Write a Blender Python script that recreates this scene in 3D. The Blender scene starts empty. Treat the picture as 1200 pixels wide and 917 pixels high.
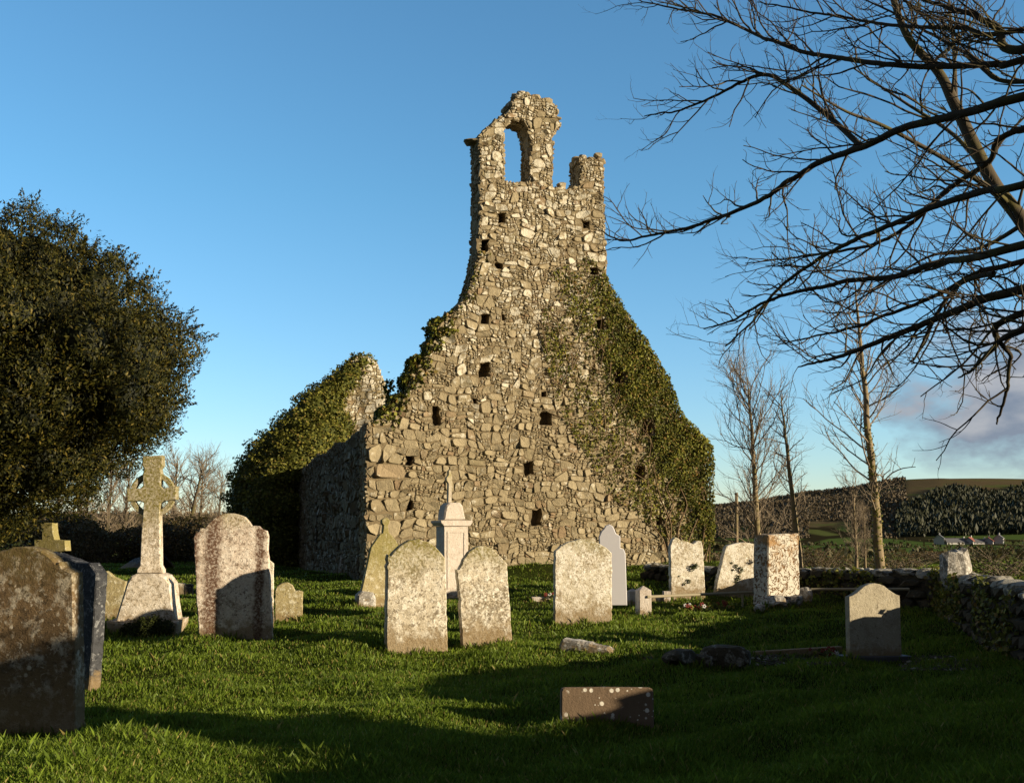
import bpy, math, random
import numpy as np
from mathutils import Vector, Matrix
from mathutils.geometry import tessellate_polygon

R = math.radians
sc = bpy.context.scene
col = sc.collection
PI = math.pi

# ------------------------------------------------------------------ camera
F = 1290.0                      # focal length in photo pixels (photo 1200 x 917)
PITCH = math.atan((625 - 458.5) / F)
CAMZ = 1.6
cd = bpy.data.cameras.new("camera")
cam = bpy.data.objects.new("camera", cd)
col.objects.link(cam)
cd.sensor_width = 36.0
cd.sensor_fit = 'HORIZONTAL'
cd.lens = 36.0 * F / 1200.0
cd.clip_start = 0.05
cd.clip_end = 40000
cam.location = (0, 0, CAMZ)
cam.rotation_euler = (PI / 2 + PITCH, 0, 0)
sc.camera = cam

# ------------------------------------------------------------------ light
SUN_EL, SUN_AZ = R(10.5), R(110.5)       # azimuth clockwise from +Y
SV = Vector((math.sin(SUN_AZ) * math.cos(SUN_EL), math.cos(SUN_AZ) * math.cos(SUN_EL), math.sin(SUN_EL)))
sd = bpy.data.lights.new("sun", 'SUN')
sd.energy = 5.0
sd.angle = R(0.5)
sd.color = (1.0, 0.83, 0.58)
sun = bpy.data.objects.new("sun", sd)
col.objects.link(sun)
sun.rotation_euler = SV.to_track_quat('Z', 'Y').to_euler()
sun.location = SV * 60

world = bpy.data.worlds.new("World")
sc.world = world
world.use_nodes = True
wn, wl = world.node_tree.nodes, world.node_tree.links
wn.clear()
w_out = wn.new('ShaderNodeOutputWorld')
w_bg = wn.new('ShaderNodeBackground')
w_bg.inputs['Strength'].default_value = 0.15
sky = wn.new('ShaderNodeTexSky')
sky.sky_type = 'NISHITA'
sky.sun_disc = False
sky.sun_elevation = SUN_EL
sky.sun_rotation = SUN_AZ
sky.altitude = 50
sky.air_density = 1.0
sky.dust_density = 0.1
sky.ozone_density = 3.6
# clouds: soft banks low over the eastern hills, by sky direction
tc = wn.new('ShaderNodeTexCoord')
def wmath(op, a, b=None, c=None):
    n = wn.new('ShaderNodeMath'); n.operation = op
    for i, v in enumerate((a, b, c)):
        if v is None: continue
        if isinstance(v, (int, float)): n.inputs[i].default_value = v
        else: wl.new(v, n.inputs[i])
    return n.outputs[0]
sep = wn.new('ShaderNodeSeparateXYZ'); wl.new(tc.outputs['Generated'], sep.inputs[0])
az = wmath('ARCTAN2', sep.outputs[0], sep.outputs[1])
el = wmath('ARCSINE', sep.outputs[2])
cmb = wn.new('ShaderNodeCombineXYZ')
wl.new(wmath('MULTIPLY', az, 9.0), cmb.inputs[0]); wl.new(wmath('MULTIPLY', el, 16.0), cmb.inputs[1])
cn = wn.new('ShaderNodeTexNoise'); cn.inputs['Scale'].default_value = 1.6; cn.inputs['Detail'].default_value = 7
cn.inputs['Roughness'].default_value = 0.55; wl.new(cmb.outputs[0], cn.inputs['Vector'])
def bump01(x, c, w):      # 1 at c, falling to 0 at c+-w
    d = wmath('ABSOLUTE', wmath('SUBTRACT', x, c))
    return wmath('MAXIMUM', wmath('SUBTRACT', 1.0, wmath('DIVIDE', d, w)), 0.0)
def cloud(ca, wa, ce, we, gain, thr):
    m = wmath('MULTIPLY', bump01(az, ca, wa), bump01(el, ce, we))
    m = wmath('POWER', m, 0.5)
    m = wmath('ADD', wmath('MULTIPLY', m, gain), wmath('SUBTRACT', cn.outputs[0], 0.5))
    m = wmath('MULTIPLY', wmath('SUBTRACT', m, thr), 3.4)
    n = wn.new('ShaderNodeClamp'); wl.new(m, n.inputs[0]); return n.outputs[0]
c1 = cloud(0.475, 0.19, 0.116, 0.092, 0.96, 0.35)
c2 = cloud(0.415, 0.10, 0.054, 0.020, 0.62, 0.36)
c3 = cloud(0.19, 0.06, 0.100, 0.03, 0.45, 0.36)
cm = wmath('MAXIMUM', wmath('MAXIMUM', c1, wmath('MULTIPLY', c2, 0.5)), wmath('MULTIPLY', c3, 0.4))
# sunlit upper-left rim, grey underside
cmb2 = wn.new('ShaderNodeCombineXYZ')
wl.new(wmath('MULTIPLY', wmath('ADD', az, -0.012), 9.0), cmb2.inputs[0]); wl.new(wmath('MULTIPLY', wmath('ADD', el, 0.02), 16.0), cmb2.inputs[1])
cn2 = wn.new('ShaderNodeTexNoise'); cn2.inputs['Scale'].default_value = 1.6; cn2.inputs['Detail'].default_value = 3
wl.new(cmb2.outputs[0], cn2.inputs['Vector'])
lit = wmath('ADD', wmath('MULTIPLY', wmath('SUBTRACT', el, 0.115), 9.0), wmath('MULTIPLY', wmath('SUBTRACT', cn.outputs[0], cn2.outputs[0]), 3.0))
litc = wn.new('ShaderNodeClamp'); wl.new(wmath('ADD', lit, 0.25), litc.inputs[0])
ccol = wn.new('ShaderNodeMix'); ccol.data_type = 'RGBA'
wl.new(litc.outputs[0], ccol.inputs['Factor'])
CLOUD_GREY = (.90, 1.04, 1.36, 1); CLOUD_LIT = (1.98, 1.96, 2.05, 1)
ccol.inputs['A'].default_value = CLOUD_GREY; ccol.inputs['B'].default_value = CLOUD_LIT
wmix = wn.new('ShaderNodeMix'); wmix.data_type = 'RGBA'
wl.new(wmath('MULTIPLY', cm, 0.93), wmix.inputs['Factor'])
# clear-air tint, and unseen grey sky added overhead and behind to cut fill light
tint = wn.new('ShaderNodeMix'); tint.data_type = 'RGBA'; tint.blend_type = 'MULTIPLY'; tint.inputs['Factor'].default_value = 1.0
wl.new(sky.outputs[0], tint.inputs['A']); tcol = wn.new('ShaderNodeMix'); tcol.data_type = 'RGBA'; tf = wn.new('ShaderNodeClamp'); wl.new(wmath('DIVIDE', sep.outputs[2], 0.30), tf.inputs[0])
wl.new(tf.outputs[0], tcol.inputs['Factor']); tcol.inputs['A'].default_value = (0.95, 0.91, 0.96, 1); tcol.inputs['B'].default_value = (0.76, 0.98, 0.95, 1)
wl.new(tcol.outputs['Result'], tint.inputs['B'])
dn = wn.new('ShaderNodeTexNoise'); dn.inputs['Scale'].default_value = 2.2; dn.inputs['Detail'].default_value = 6; wl.new(tc.outputs['Generated'], dn.inputs['Vector'])
m1 = wmath('DIVIDE', wmath('SUBTRACT', 0.30, sep.outputs[1]), 0.30)
m2 = wmath('DIVIDE', wmath('SUBTRACT', sep.outputs[2], 0.58), 0.18)
mm = wn.new('ShaderNodeClamp'); wl.new(wmath('MAXIMUM', m1, m2), mm.inputs[0])
mk = wn.new('ShaderNodeClamp'); wl.new(wmath('MULTIPLY', mm.outputs[0], wmath('ADD', dn.outputs[0], 0.45)), mk.inputs[0])
deck_added = wn.new('ShaderNodeMix'); deck_added.data_type = 'RGBA'
wl.new(mk.outputs[0], deck_added.inputs['Factor']); wl.new(tint.outputs['Result'], deck_added.inputs['A']); deck_added.inputs['B'].default_value = (0.42, 0.46, 0.58, 1)
wl.new(deck_added.outputs['Result'], wmix.inputs['A']); wl.new(ccol.outputs['Result'], wmix.inputs['B'])
wl.new(wmix.outputs['Result'], w_bg.inputs['Color'])
wl.new(w_bg.outputs[0], w_out.inputs[0])

vs = sc.view_settings
vs.view_transform = 'Standard'
vs.look = 'None'
vs.exposure = 0.75
vs.gamma = 1.0
vs.use_curve_mapping = False
try:
    sc.cycles.max_bounces = 5
    sc.cycles.transparent_max_bounces = 8
except Exception:
    pass

# ------------------------------------------------------------------ projection helpers
CT, ST = math.cos(PITCH), math.sin(PITCH)
def ray(px, py):
    u, v = (px - 600) / F, (458.5 - py) / F
    return Vector((u, CT - v * ST, ST + v * CT))
def at(px, py, Y):
    d = ray(px, py)
    return Vector((0, 0, CAMZ)) + d * (Y / d.y)
def sstep(a, b, x):
    t = np.clip((np.asarray(x, float) - a) / (b - a), 0, 1)
    return t * t * (3 - 2 * t)

# church frame: front-left corner, gable direction, depth direction
PHI = R(19.5)
CX0, CY0 = (430 - 600) / F * 28.0, 28.0
GD = Vector((math.cos(PHI), math.sin(PHI), 0))       # along the gable
DD = Vector((-math.sin(PHI), math.cos(PHI), 0))      # into the church
RIDGE_PX = [-3000, -600, 0, 300, 700, 835, 880, 945, 1000, 1060, 1100, 1200, 1500, 2200, 4000]
RIDGE_EL = [12, 14, 15, 17, 22, 28, 33, 44, 47, 56, 57, 55, 58, 45, 25]
_rng = np.random.default_rng(4)
_wv = [(_rng.normal(0, 1, 2) * k, _rng.uniform(0, 6.28), a) for k, a in
       [(0.5, .035), (0.7, .03), (1.0, .025), (1.6, .024), (2.3, .024), (3.2, .021), (4.5, .016), (6.0, .011)] for _ in range(2)]
def ground_z(x, y):
    x = np.asarray(x, float); y = np.asarray(y, float)
    r = np.hypot(x, y)
    z = 0.45 * sstep(12, 29, y)
    # bank against the front wall
    dx, dy = x - CX0, y - CY0
    s = dx * GD.x + dy * GD.y; d = -(dx * DD.x + dy * DD.y)
    z = z + 0.30 * np.exp(-(np.clip(d, 0, 50) / 1.1) ** 2) * sstep(2.0, 4.5, s) * (1 - sstep(10, 12.5, s)) * (d > -8)
    und = np.zeros_like(z)
    for k, ph, a in _wv:
        und = und + a * np.sin(x * k[0] + y * k[1] + ph)
    z = z + und * (1 - sstep(45, 90, r)) * 0.8
    z = z - 6.6 * sstep(42, 240, r) * (0.35 + 0.65 * sstep(-0.3, 0.15, x / np.maximum(r, 1)))
    pxa = np.where(y > 0.05 * r, 600 + F * x / np.maximum(y, 0.05 * r + 1e-6), np.where(x > 0, 4000, -3000))
    ridge = np.interp(pxa, RIDGE_PX, RIDGE_EL) / F * 1900
    lump = 5 * np.sin(x * .011 + 1.3) * np.sin(y * .009) + 3 * np.sin(x * .023 + y * .017)
    z = z + sstep(800, 1900, r) * (ridge + 8) + sstep(900, 1500, r) * lump * 0.6
    return z
def gz(x, y): return float(ground_z(x, y))
def hit(px, py, y0=5.0, y1=90.0):           # where the line of sight meets the ground
    d = ray(px, py); c = Vector((0, 0, CAMZ)); ts = np.arange(y0, y1, .2)
    X, Y, Z = d.x / d.y * ts, ts, CAMZ + d.z / d.y * ts
    k = np.nonzero(Z <= ground_z(X, Y))[0]
    if len(k) == 0: p = c + d * (y1 / d.y); return Vector((p.x, p.y, gz(p.x, p.y)))
    lo_, hi_ = ts[max(k[0] - 1, 0)], ts[k[0]]
    for _ in range(9):
        m = (lo_ + hi_) / 2; p = c + d * (m / d.y)
        if p.z <= gz(p.x, p.y): hi_ = m
        else: lo_ = m
    p = c + d * (hi_ / d.y); return Vector((p.x, p.y, gz(p.x, p.y)))
def gpt(px, Y):                              # ground point in a column of the photo at a depth
    z = 0.2
    for _ in range(4):
        x = (px - 600) / F * (Y * CT + (z - CAMZ) * ST); z = gz(x, Y)
    return Vector((x, Y, z))

# ------------------------------------------------------------------ object helpers
def tag(o, label=None, cat=None, group=None, kind=None):
    if label: o['label'] = label
    if cat: o['category'] = cat
    if group: o['group'] = group
    if kind: o['kind'] = kind
    return o
def empty(name, loc, label, cat, group=None):
    o = bpy.data.objects.new(name, None); col.objects.link(o)
    o.location = loc; o.empty_display_size = 0.2
    return tag(o, label, cat, group)
def mesh(name, V, Fc, mat, parent=None, origin=None, smooth=False, tint=None):
    V = np.asarray(V, float).reshape(-1, 3)
    off = np.array(parent_world(parent) if parent is not None else (0, 0, 0), float)
    org = np.array(origin if origin is not None else off, float)
    me = bpy.data.meshes.new(name)
    V2 = V - org
    if isinstance(Fc, np.ndarray) and Fc.ndim == 2:
        n, k = Fc.shape
        me.vertices.add(len(V2)); me.vertices.foreach_set('co', V2.astype(np.float32).ravel())
        me.loops.add(n * k); me.loops.foreach_set('vertex_index', Fc.astype(np.int32).ravel())
        me.polygons.add(n); me.polygons.foreach_set('loop_start', np.arange(0, n * k, k, dtype=np.int32))
        me.update(calc_edges=True)
    else:
        me.from_pydata([tuple(v) for v in V2], [], [tuple(f) for f in Fc])
    if smooth:
        me.polygons.foreach_set('use_smooth', np.ones(len(me.polygons), bool))
    if tint is not None:
        a = me.attributes.new('tint', 'FLOAT_COLOR', 'POINT')
        t = np.asarray(tint, np.float32)
        if t.shape[1] == 3: t = np.hstack([t, np.ones((len(t), 1), np.float32)])
        a.data.foreach_set('color', t.ravel())
    if mat: me.materials.append(mat)
    me.validate()
    o = bpy.data.objects.new(name, me); col.objects.link(o)
    if parent is not None:
        o.parent = parent; o.location = org - off
    else:
        o.location = org
    return o
def parent_world(p):
    v = Vector((0, 0, 0))
    while p is not None:
        v = v + p.location; p = p.parent
    return v
class Acc:                                   # gathers pieces of one mesh
    def __init__(s): s.V = []; s.F = []; s.T = []; s.n = 0
    def add(s, V, Fc, t=None):
        V = np.asarray(V, float).reshape(-1, 3)
        s.V.append(V); s.F.extend([tuple(int(i) + s.n for i in f) for f in Fc]); s.n += len(V)
        s.T.append(np.tile(np.array(t if t is not None else (.5, .5, .5), float), (len(V), 1)) if t is None or np.ndim(t) == 1 else np.asarray(t))
    def build(s, name, mat, parent=None, origin=None, smooth=False):
        return mesh(name, np.vstack(s.V), s.F, mat, parent, origin, smooth, np.vstack(s.T))

# ------------------------------------------------------------------ materials
class NT:
    def __init__(s, name):
        s.m = bpy.data.materials.new(name); s.m.use_nodes = True
        s.n, s.l = s.m.node_tree.nodes, s.m.node_tree.links
        s.p = s.n['Principled BSDF']
        s.p.inputs['Roughness'].default_value = 0.9
        s.p.inputs['Specular IOR Level'].default_value = 0.15
    def new(s, t, **kw):
        n = s.n.new(t)
        for k, v in kw.items(): setattr(n, k, v)
        return n
    def set(s, sock, v):
        if isinstance(v, (int, float)): sock.default_value = v
        elif isinstance(v, tuple): sock.default_value = v if len(v) != 3 or sock.type == 'VECTOR' else (*v, 1)
        else: s.l.new(v, sock)
    def math(s, op, a, b=0.0, c=None, clamp=False):
        n = s.new('ShaderNodeMath', operation=op, use_clamp=clamp)
        s.set(n.inputs[0], a); s.set(n.inputs[1], b)
        if c is not None: s.set(n.inputs[2], c)
        return n.outputs[0]
    def mix(s, f, a, b):
        n = s.new('ShaderNodeMix', data_type='RGBA')
        s.set(n.inputs['Factor'], f); s.set(n.inputs['A'], a); s.set(n.inputs['B'], b)
        return n.outputs['Result']
    def ramp(s, v, a, b, inv=False):          # linear step clamped
        n = s.new('ShaderNodeMapRange', clamp=True)
        s.set(n.inputs['Value'], v); n.inputs['From Min'].default_value = a; n.inputs['From Max'].default_value = b
        n.inputs['To Min'].default_value = 1.0 if inv else 0.0; n.inputs['To Max'].default_value = 0.0 if inv else 1.0
        return n.outputs[0]
    def noise(s, vec, scale, detail=5, rough=0.6, dist=0.0):
        n = s.new('ShaderNodeTexNoise'); n.inputs['Scale'].default_value = scale
        n.inputs['Detail'].default_value = detail; n.inputs['Roughness'].default_value = rough
        n.inputs['Distortion'].default_value = dist
        if vec is not None: s.l.new(vec, n.inputs['Vector'])
        return n.outputs['Fac']
    def voro(s, vec, scale, feature='F1', out='Distance', rnd=1.0):
        n = s.new('ShaderNodeTexVoronoi', feature=feature); n.inputs['Scale'].default_value = scale
        n.inputs['Randomness'].default_value = rnd
        s.l.new(vec, n.inputs['Vector']); return n.outputs[out]
    def coords(s, rnd=True):
        t = s.new('ShaderNodeTexCoord')
        if not rnd: return t.outputs['Object']
        oi = s.new('ShaderNodeObjectInfo')
        v = s.new('ShaderNodeVectorMath', operation='MULTIPLY_ADD')
        s.l.new(oi.outputs['Random'], v.inputs[0]); v.inputs[1].default_value = (37, 53, 71); s.l.new(t.outputs['Object'], v.inputs[2])
        return v.outputs[0]
    def sep(s, v):
        n = s.new('ShaderNodeSeparateXYZ'); s.l.new(v, n.inputs[0]); return n.outputs
    def attr(s, name='tint'):
        n = s.new('ShaderNodeAttribute', attribute_name=name)
        q = s.new('ShaderNodeSeparateColor'); s.l.new(n.outputs['Color'], q.inputs[0]); return q.outputs
    def bump(s, h, strength, dist=0.02):
        b = s.new('ShaderNodeBump'); b.inputs['Strength'].default_value = strength; b.inputs['Distance'].default_value = dist
        s.set(b.inputs['Height'], h); s.l.new(b.outputs[0], s.p.inputs['Normal'])
    def color(s, c): s.set(s.p.inputs['Base Color'], c); return s

def mat_rubble(name, base=(.40, .335, .215), dark=(.265, .218, .135), white=(.62, .58, .47), red=(.25, .15, .085)):
    t = NT(name); v = t.coords(False); a = t.attr()
    n1 = t.noise(v, 1.3, 4); n2 = t.noise(v, 7, 7, .65); n3 = t.noise(v, 26, 6, .7)
    c = t.mix(a[0], dark, base)
    c = t.mix(t.math('MULTIPLY', t.ramp(a[2], .88, .96), .6), c, red)
    c = t.mix(t.math('MULTIPLY', t.ramp(n3, .3, .75), .38), c, (.13, .10, .055))
    lich = t.math('ADD', t.math('MULTIPLY', a[1], .34), n2)
    c = t.mix(t.math('MULTIPLY', t.ramp(lich, .66, .78), .9), c, white)
    c = t.mix(t.math('MULTIPLY', t.ramp(n1, .60, .74), .35), c, (.13, .125, .04))
    t.color(c); t.bump(t.math('ADD', n3, t.math('MULTIPLY', n2, 2.0)), .75, .03)
    return t.m
def mat_mortar(name, a=(.11, .084, .048), b=(.28, .22, .13)):
    t = NT(name); v = t.coords(False)
    n = t.noise(v, 9, 6, .7)
    t.color(t.mix(n, a, b)); t.bump(n, .8, .04)
    return t.m
def mat_head(name, base=(.44, .39, .30), white=(.70, .66, .56), dark=(.13, .10, .07), green=(.25, .22, .06), wl_=.5, dk=.5, gr=1.4, gr_w=.45, brown=.3, col_x=None, spots=40.0, blotch=.5):
    """weathered limestone; gr/gr_w: height where algae starts / its softness; brown: height of the earth stain"""
    t = NT(name); v = t.coords(True); o = t.coords(False); z = t.sep(o)[2]; x = t.sep(o)[0]
    nl = t.noise(v, 2.2, 5, .6); nm = t.noise(v, 8, 8, .68); nf = t.noise(v, 30, 6, .7); ng = t.noise(v, 75, 4, .7)
    c = t.mix(nl, base, tuple(min(1, q * 1.2) for q in base))
    c = t.mix(t.math('MULTIPLY', t.ramp(nm, .62 - .22 * wl_, .72 - .18 * wl_), .9), c, white)
    c = t.mix(t.math('MULTIPLY', t.ramp(t.math('ADD', nf, t.math('MULTIPLY', nl, .5)), 1.0 - .36 * dk, 1.09 - .36 * dk), .8), c, dark)
    nb = t.noise(v, 4.5, 10, .78, .4); c = t.mix(t.math('MULTIPLY', t.ramp(nb, .515, .575), .24 + .42 * dk), c, tuple(q * 1.15 for q in dark))
    ns = t.noise(v, 19, 7, .72); c = t.mix(t.math('MULTIPLY', t.ramp(ns, .60 - .10 * dk, .66 - .10 * dk), .8), c, dark)
    nw = t.noise(v, 12, 8, .75, .6); c = t.mix(t.math('MULTIPLY', t.ramp(nw, .60 - .06 * wl_, .64 - .06 * wl_), .85), c, tuple(min(.85, q * 1.1) for q in white))
    vo = t.voro(v, spots); c = t.mix(t.math('MULTIPLY', t.ramp(vo, .10, .22, True), t.ramp(nm, .45, .6)), c, dark)
    vo2 = t.voro(v, spots * .45); c = t.mix(t.math('MULTIPLY', t.ramp(vo2, .16, .26, True), t.ramp(nl, .42, .58)), c, tuple(min(.8, q * 1.12) for q in white))
    g = t.ramp(t.math('ADD', z, t.math('MULTIPLY', t.math('SUBTRACT', nl, .5), 1.6 * gr_w)), gr, gr + gr_w)
    c = t.mix(t.math('MULTIPLY', g, t.ramp(nf, .25, .6)), c, green)
    b = t.ramp(t.math('ADD', z, t.math('MULTIPLY', t.math('SUBTRACT', nm, .5), .7)), brown * .4, brown, True)
    c = t.mix(t.math('MULTIPLY', b, .8), c, (.24, .17, .085))
    if col_x:
        for cx, w in col_x:
            d = t.math('ABSOLUTE', t.math('SUBTRACT', x, cx))
            f = t.math('MULTIPLY', t.ramp(t.math('ADD', d, t.math('MULTIPLY', t.math('SUBTRACT', nm, .5), .16)), w * .4, w, True), t.ramp(nf, .3, .55))
            c = t.mix(f, c, (.12, .065, .04))
    t.color(c); t.bump(t.math('ADD', t.math('MULTIPLY', nm, 1.5), t.math('ADD', nf, t.math('MULTIPLY', ng, .6))), .7, .018)
    return t.m
def mat_plain(name, a, b, scale=20, rough=.6, spec=.3, bump=.2, dist=.005):
    t = NT(name); v = t.coords(True); n = t.noise(v, scale, 6, .65); n2 = t.noise(v, scale * .15, 3)
    t.color(t.mix(t.math('ADD', t.math('MULTIPLY', n, .6), t.math('MULTIPLY', n2, .4)), a, b))
    t.p.inputs['Roughness'].default_value = rough; t.p.inputs['Specular IOR Level'].default_value = spec
    t.bump(n, bump, dist); return t.m
def mat_leaf(name, dark, light, tip=None, trans=.25, rough=.6):
    t = NT(name); a = t.attr()
    c = t.mix(a[0], dark, light)
    if tip: c = t.mix(t.ramp(a[1], .82, .98), c, tip)
    t.color(c); t.p.inputs['Roughness'].default_value = rough; t.p.inputs['Specular IOR Level'].default_value = .2
    if trans:
        tr = t.new('ShaderNodeBsdfTranslucent'); t.l.new(c, tr.inputs[0])
        ms = t.new('ShaderNodeMixShader'); ms.inputs[0].default_value = trans
        t.l.new(t.p.outputs[0], ms.inputs[1]); t.l.new(tr.outputs[0], ms.inputs[2])
        t.l.new(ms.outputs[0], t.n['Material Output'].inputs[0])
    return t.m
def mat_bark(name, a, b, moss=None, scale=14):
    t = NT(name); v = t.coords(False)
    mp = t.new('ShaderNodeMapping'); mp.inputs['Scale'].default_value = (1, 1, .3); t.l.new(v, mp.inputs[0])
    n = t.noise(mp.outputs[0], scale, 6, .7); c = t.mix(n, a, b)
    if moss: c = t.mix(t.ramp(t.noise(v, 2.5, 4), .5, .65), c, moss)
    t.color(c); t.bump(n, .5, .02); return t.m

RUB = mat_rubble("rubble_stone")
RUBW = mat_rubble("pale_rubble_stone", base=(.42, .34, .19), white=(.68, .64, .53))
RUBD = mat_rubble("alt_shaded_rubble", base=(.19, .155, .095), dark=(.10, .08, .05), white=(.42, .40, .34), red=(.13, .09, .055))  # darker rubble copy for the side wall, its shade put into the colour
MORTAR = mat_mortar("old_mortar"); MORTARD = mat_mortar("damp_mortar", (.035, .03, .02), (.10, .08, .055))  # second mortar is the same wall's, shade painted into its colour
IVY = mat_leaf("ivy_leaf", (.050, .062, .011), (.275, .275, .042), (.27, .17, .05))
IVYF = mat_leaf("mature_ivy_leaf", (.06, .072, .013), (.235, .225, .036), (.22, .16, .04))
YEW = mat_leaf("yew_needles", (.004, .007, .002), (.058, .056, .007), (.125, .095, .014), trans=.04)
STEM = mat_bark("ivy_stem", (.10, .065, .035), (.24, .17, .10))
BARK = mat_bark("ash_bark", (.05, .04, .028), (.13, .105, .07), (.10, .09, .03))
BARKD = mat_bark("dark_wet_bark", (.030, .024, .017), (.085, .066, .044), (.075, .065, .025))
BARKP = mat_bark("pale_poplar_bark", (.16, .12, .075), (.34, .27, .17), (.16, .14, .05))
TWIG = mat_bark("sunlit_twig", (.17, .135, .095), (.28, .225, .16))  # pale grey-brown, the twigs' own colour
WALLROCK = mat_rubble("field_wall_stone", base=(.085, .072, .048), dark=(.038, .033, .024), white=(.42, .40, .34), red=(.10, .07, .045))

# ------------------------------------------------------------------ shape helpers
def poly_area(P):
    x, y = P[:, 0], P[:, 1]
    return .5 * np.sum(x * np.roll(y, -1) - np.roll(x, -1) * y)
def in_poly(p, poly):
    x, y = p; c = False; n = len(poly); j = n - 1
    for i in range(n):
        xi, yi = poly[i]; xj, yj = poly[j]
        if (yi > y) != (yj > y) and x < (xj - xi) * (y - yi) / (yj - yi) + xi: c = not c
        j = i
    return c
def in_poly_np(P, poly):
    P = np.asarray(P); poly = np.asarray(poly); c = np.zeros(len(P), bool)
    xi, yi = poly[:, 0], poly[:, 1]; xj, yj = np.roll(xi, 1), np.roll(yi, 1)
    for a, b, e, f in zip(xi, yi, xj, yj):
        if b == f: continue
        m = ((b > P[:, 1]) != (f > P[:, 1])) & (P[:, 0] < (e - a) * (P[:, 1] - b) / (f - b) + a)
        c ^= m
    return c
def densify(P, step):
    out = []
    for i in range(len(P)):
        a, b = np.array(P[i], float), np.array(P[(i + 1) % len(P)], float)
        k = max(1, int(np.linalg.norm(b - a) / step))
        for j in range(k): out.append(a + (b - a) * j / k)
    return np.array(out)
def prism(P, frame, t0, t1, bevel=0.0, holes=()):
    """polygon(s) in frame coords -> V, F ; frame(u, v, d): d measured back from the face"""
    V, Fc = [], []
    loops = [np.asarray(P, float)] + [np.asarray(h, float) for h in holes]
    if poly_area(loops[0]) < 0: loops[0] = loops[0][::-1]
    for i in range(1, len(loops)):
        if poly_area(loops[i]) > 0: loops[i] = loops[i][::-1]
    rings = [(t0, bevel), (t0 + bevel, 0), (t1 - bevel, 0), (t1, bevel)] if bevel else [(t0, 0), (t1, 0)]
    idx = []
    for d, ins in rings:
        row = []
        for L in loops:
            Q = L
            if ins:
                e = np.roll(L, -1, 0) - L; e /= np.maximum(np.linalg.norm(e, axis=1, keepdims=True), 1e-9)
                nrm = np.stack([-e[:, 1], e[:, 0]], 1); nn = nrm + np.roll(nrm, 1, 0)
                nn /= np.maximum(np.linalg.norm(nn, axis=1, keepdims=True), .3)
                Q = L + nn * ins
            base = len(V)
            V.extend([frame(q[0], q[1], d) for q in Q]); row.append((base, len(Q), Q))
        idx.append(row)
    for r in range(len(rings) - 1):
        for (b0, n, _), (b1, _, _) in zip(idx[r], idx[r + 1]):
            for i in range(n):
                j = (i + 1) % n; Fc.append((b0 + i, b0 + j, b1 + j, b1 + i))
    for r, flip in ((0, False), (len(rings) - 1, True)):
        flat = [[(float(q[0]), float(q[1]), 0.0) for q in row[2]] for row in idx[r]]
        off, m = [], []
        for row in idx[r]: m.extend(range(row[0], row[0] + row[1]))
        if len(loops) == 1:
            f = tuple(m); Fc.append(f if not flip else f[::-1])
        else:
            for tri in tessellate_polygon([[Vector(p) for p in L] for L in flat]):
                f = tuple(m[i] for i in tri); Fc.append(f if not flip else f[::-1])
    V = np.array([tuple(v) for v in V], float)
    return V, Fc
def fix_normals(o):
    import bmesh
    bm = bmesh.new(); bm.from_mesh(o.data); bmesh.ops.recalc_face_normals(bm, faces=bm.faces); bm.to_mesh(o.data); bm.free()
    return o
class Plane:
    """vertical plane through p, turned phi about Z (phi>0: its far end is on the right); optional lean back"""
    def __init__(s, p, phi, lean=0.0):
        s.o = Vector(p); s.u = Vector((math.cos(phi), math.sin(phi), 0))
        b = Vector((-math.sin(phi), math.cos(phi), 0))
        s.v = Vector((0, 0, 1)) * math.cos(lean) + b * math.sin(lean)
        s.d = b * math.cos(lean) - Vector((0, 0, 1)) * math.sin(lean)
    def uv(s, px, py):
        r = ray(px, py); c = Vector((0, 0, CAMZ)); n = s.d
        t = (s.o - c).dot(n) / r.dot(n); q = c + r * t - s.o
        return (q.dot(s.u), q.dot(s.v))
    def __call__(s, u, v, d=0.0): return s.o + s.u * u + s.v * v + s.d * d
    def pts(s, L): return [s.uv(*p) for p in L]

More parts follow.
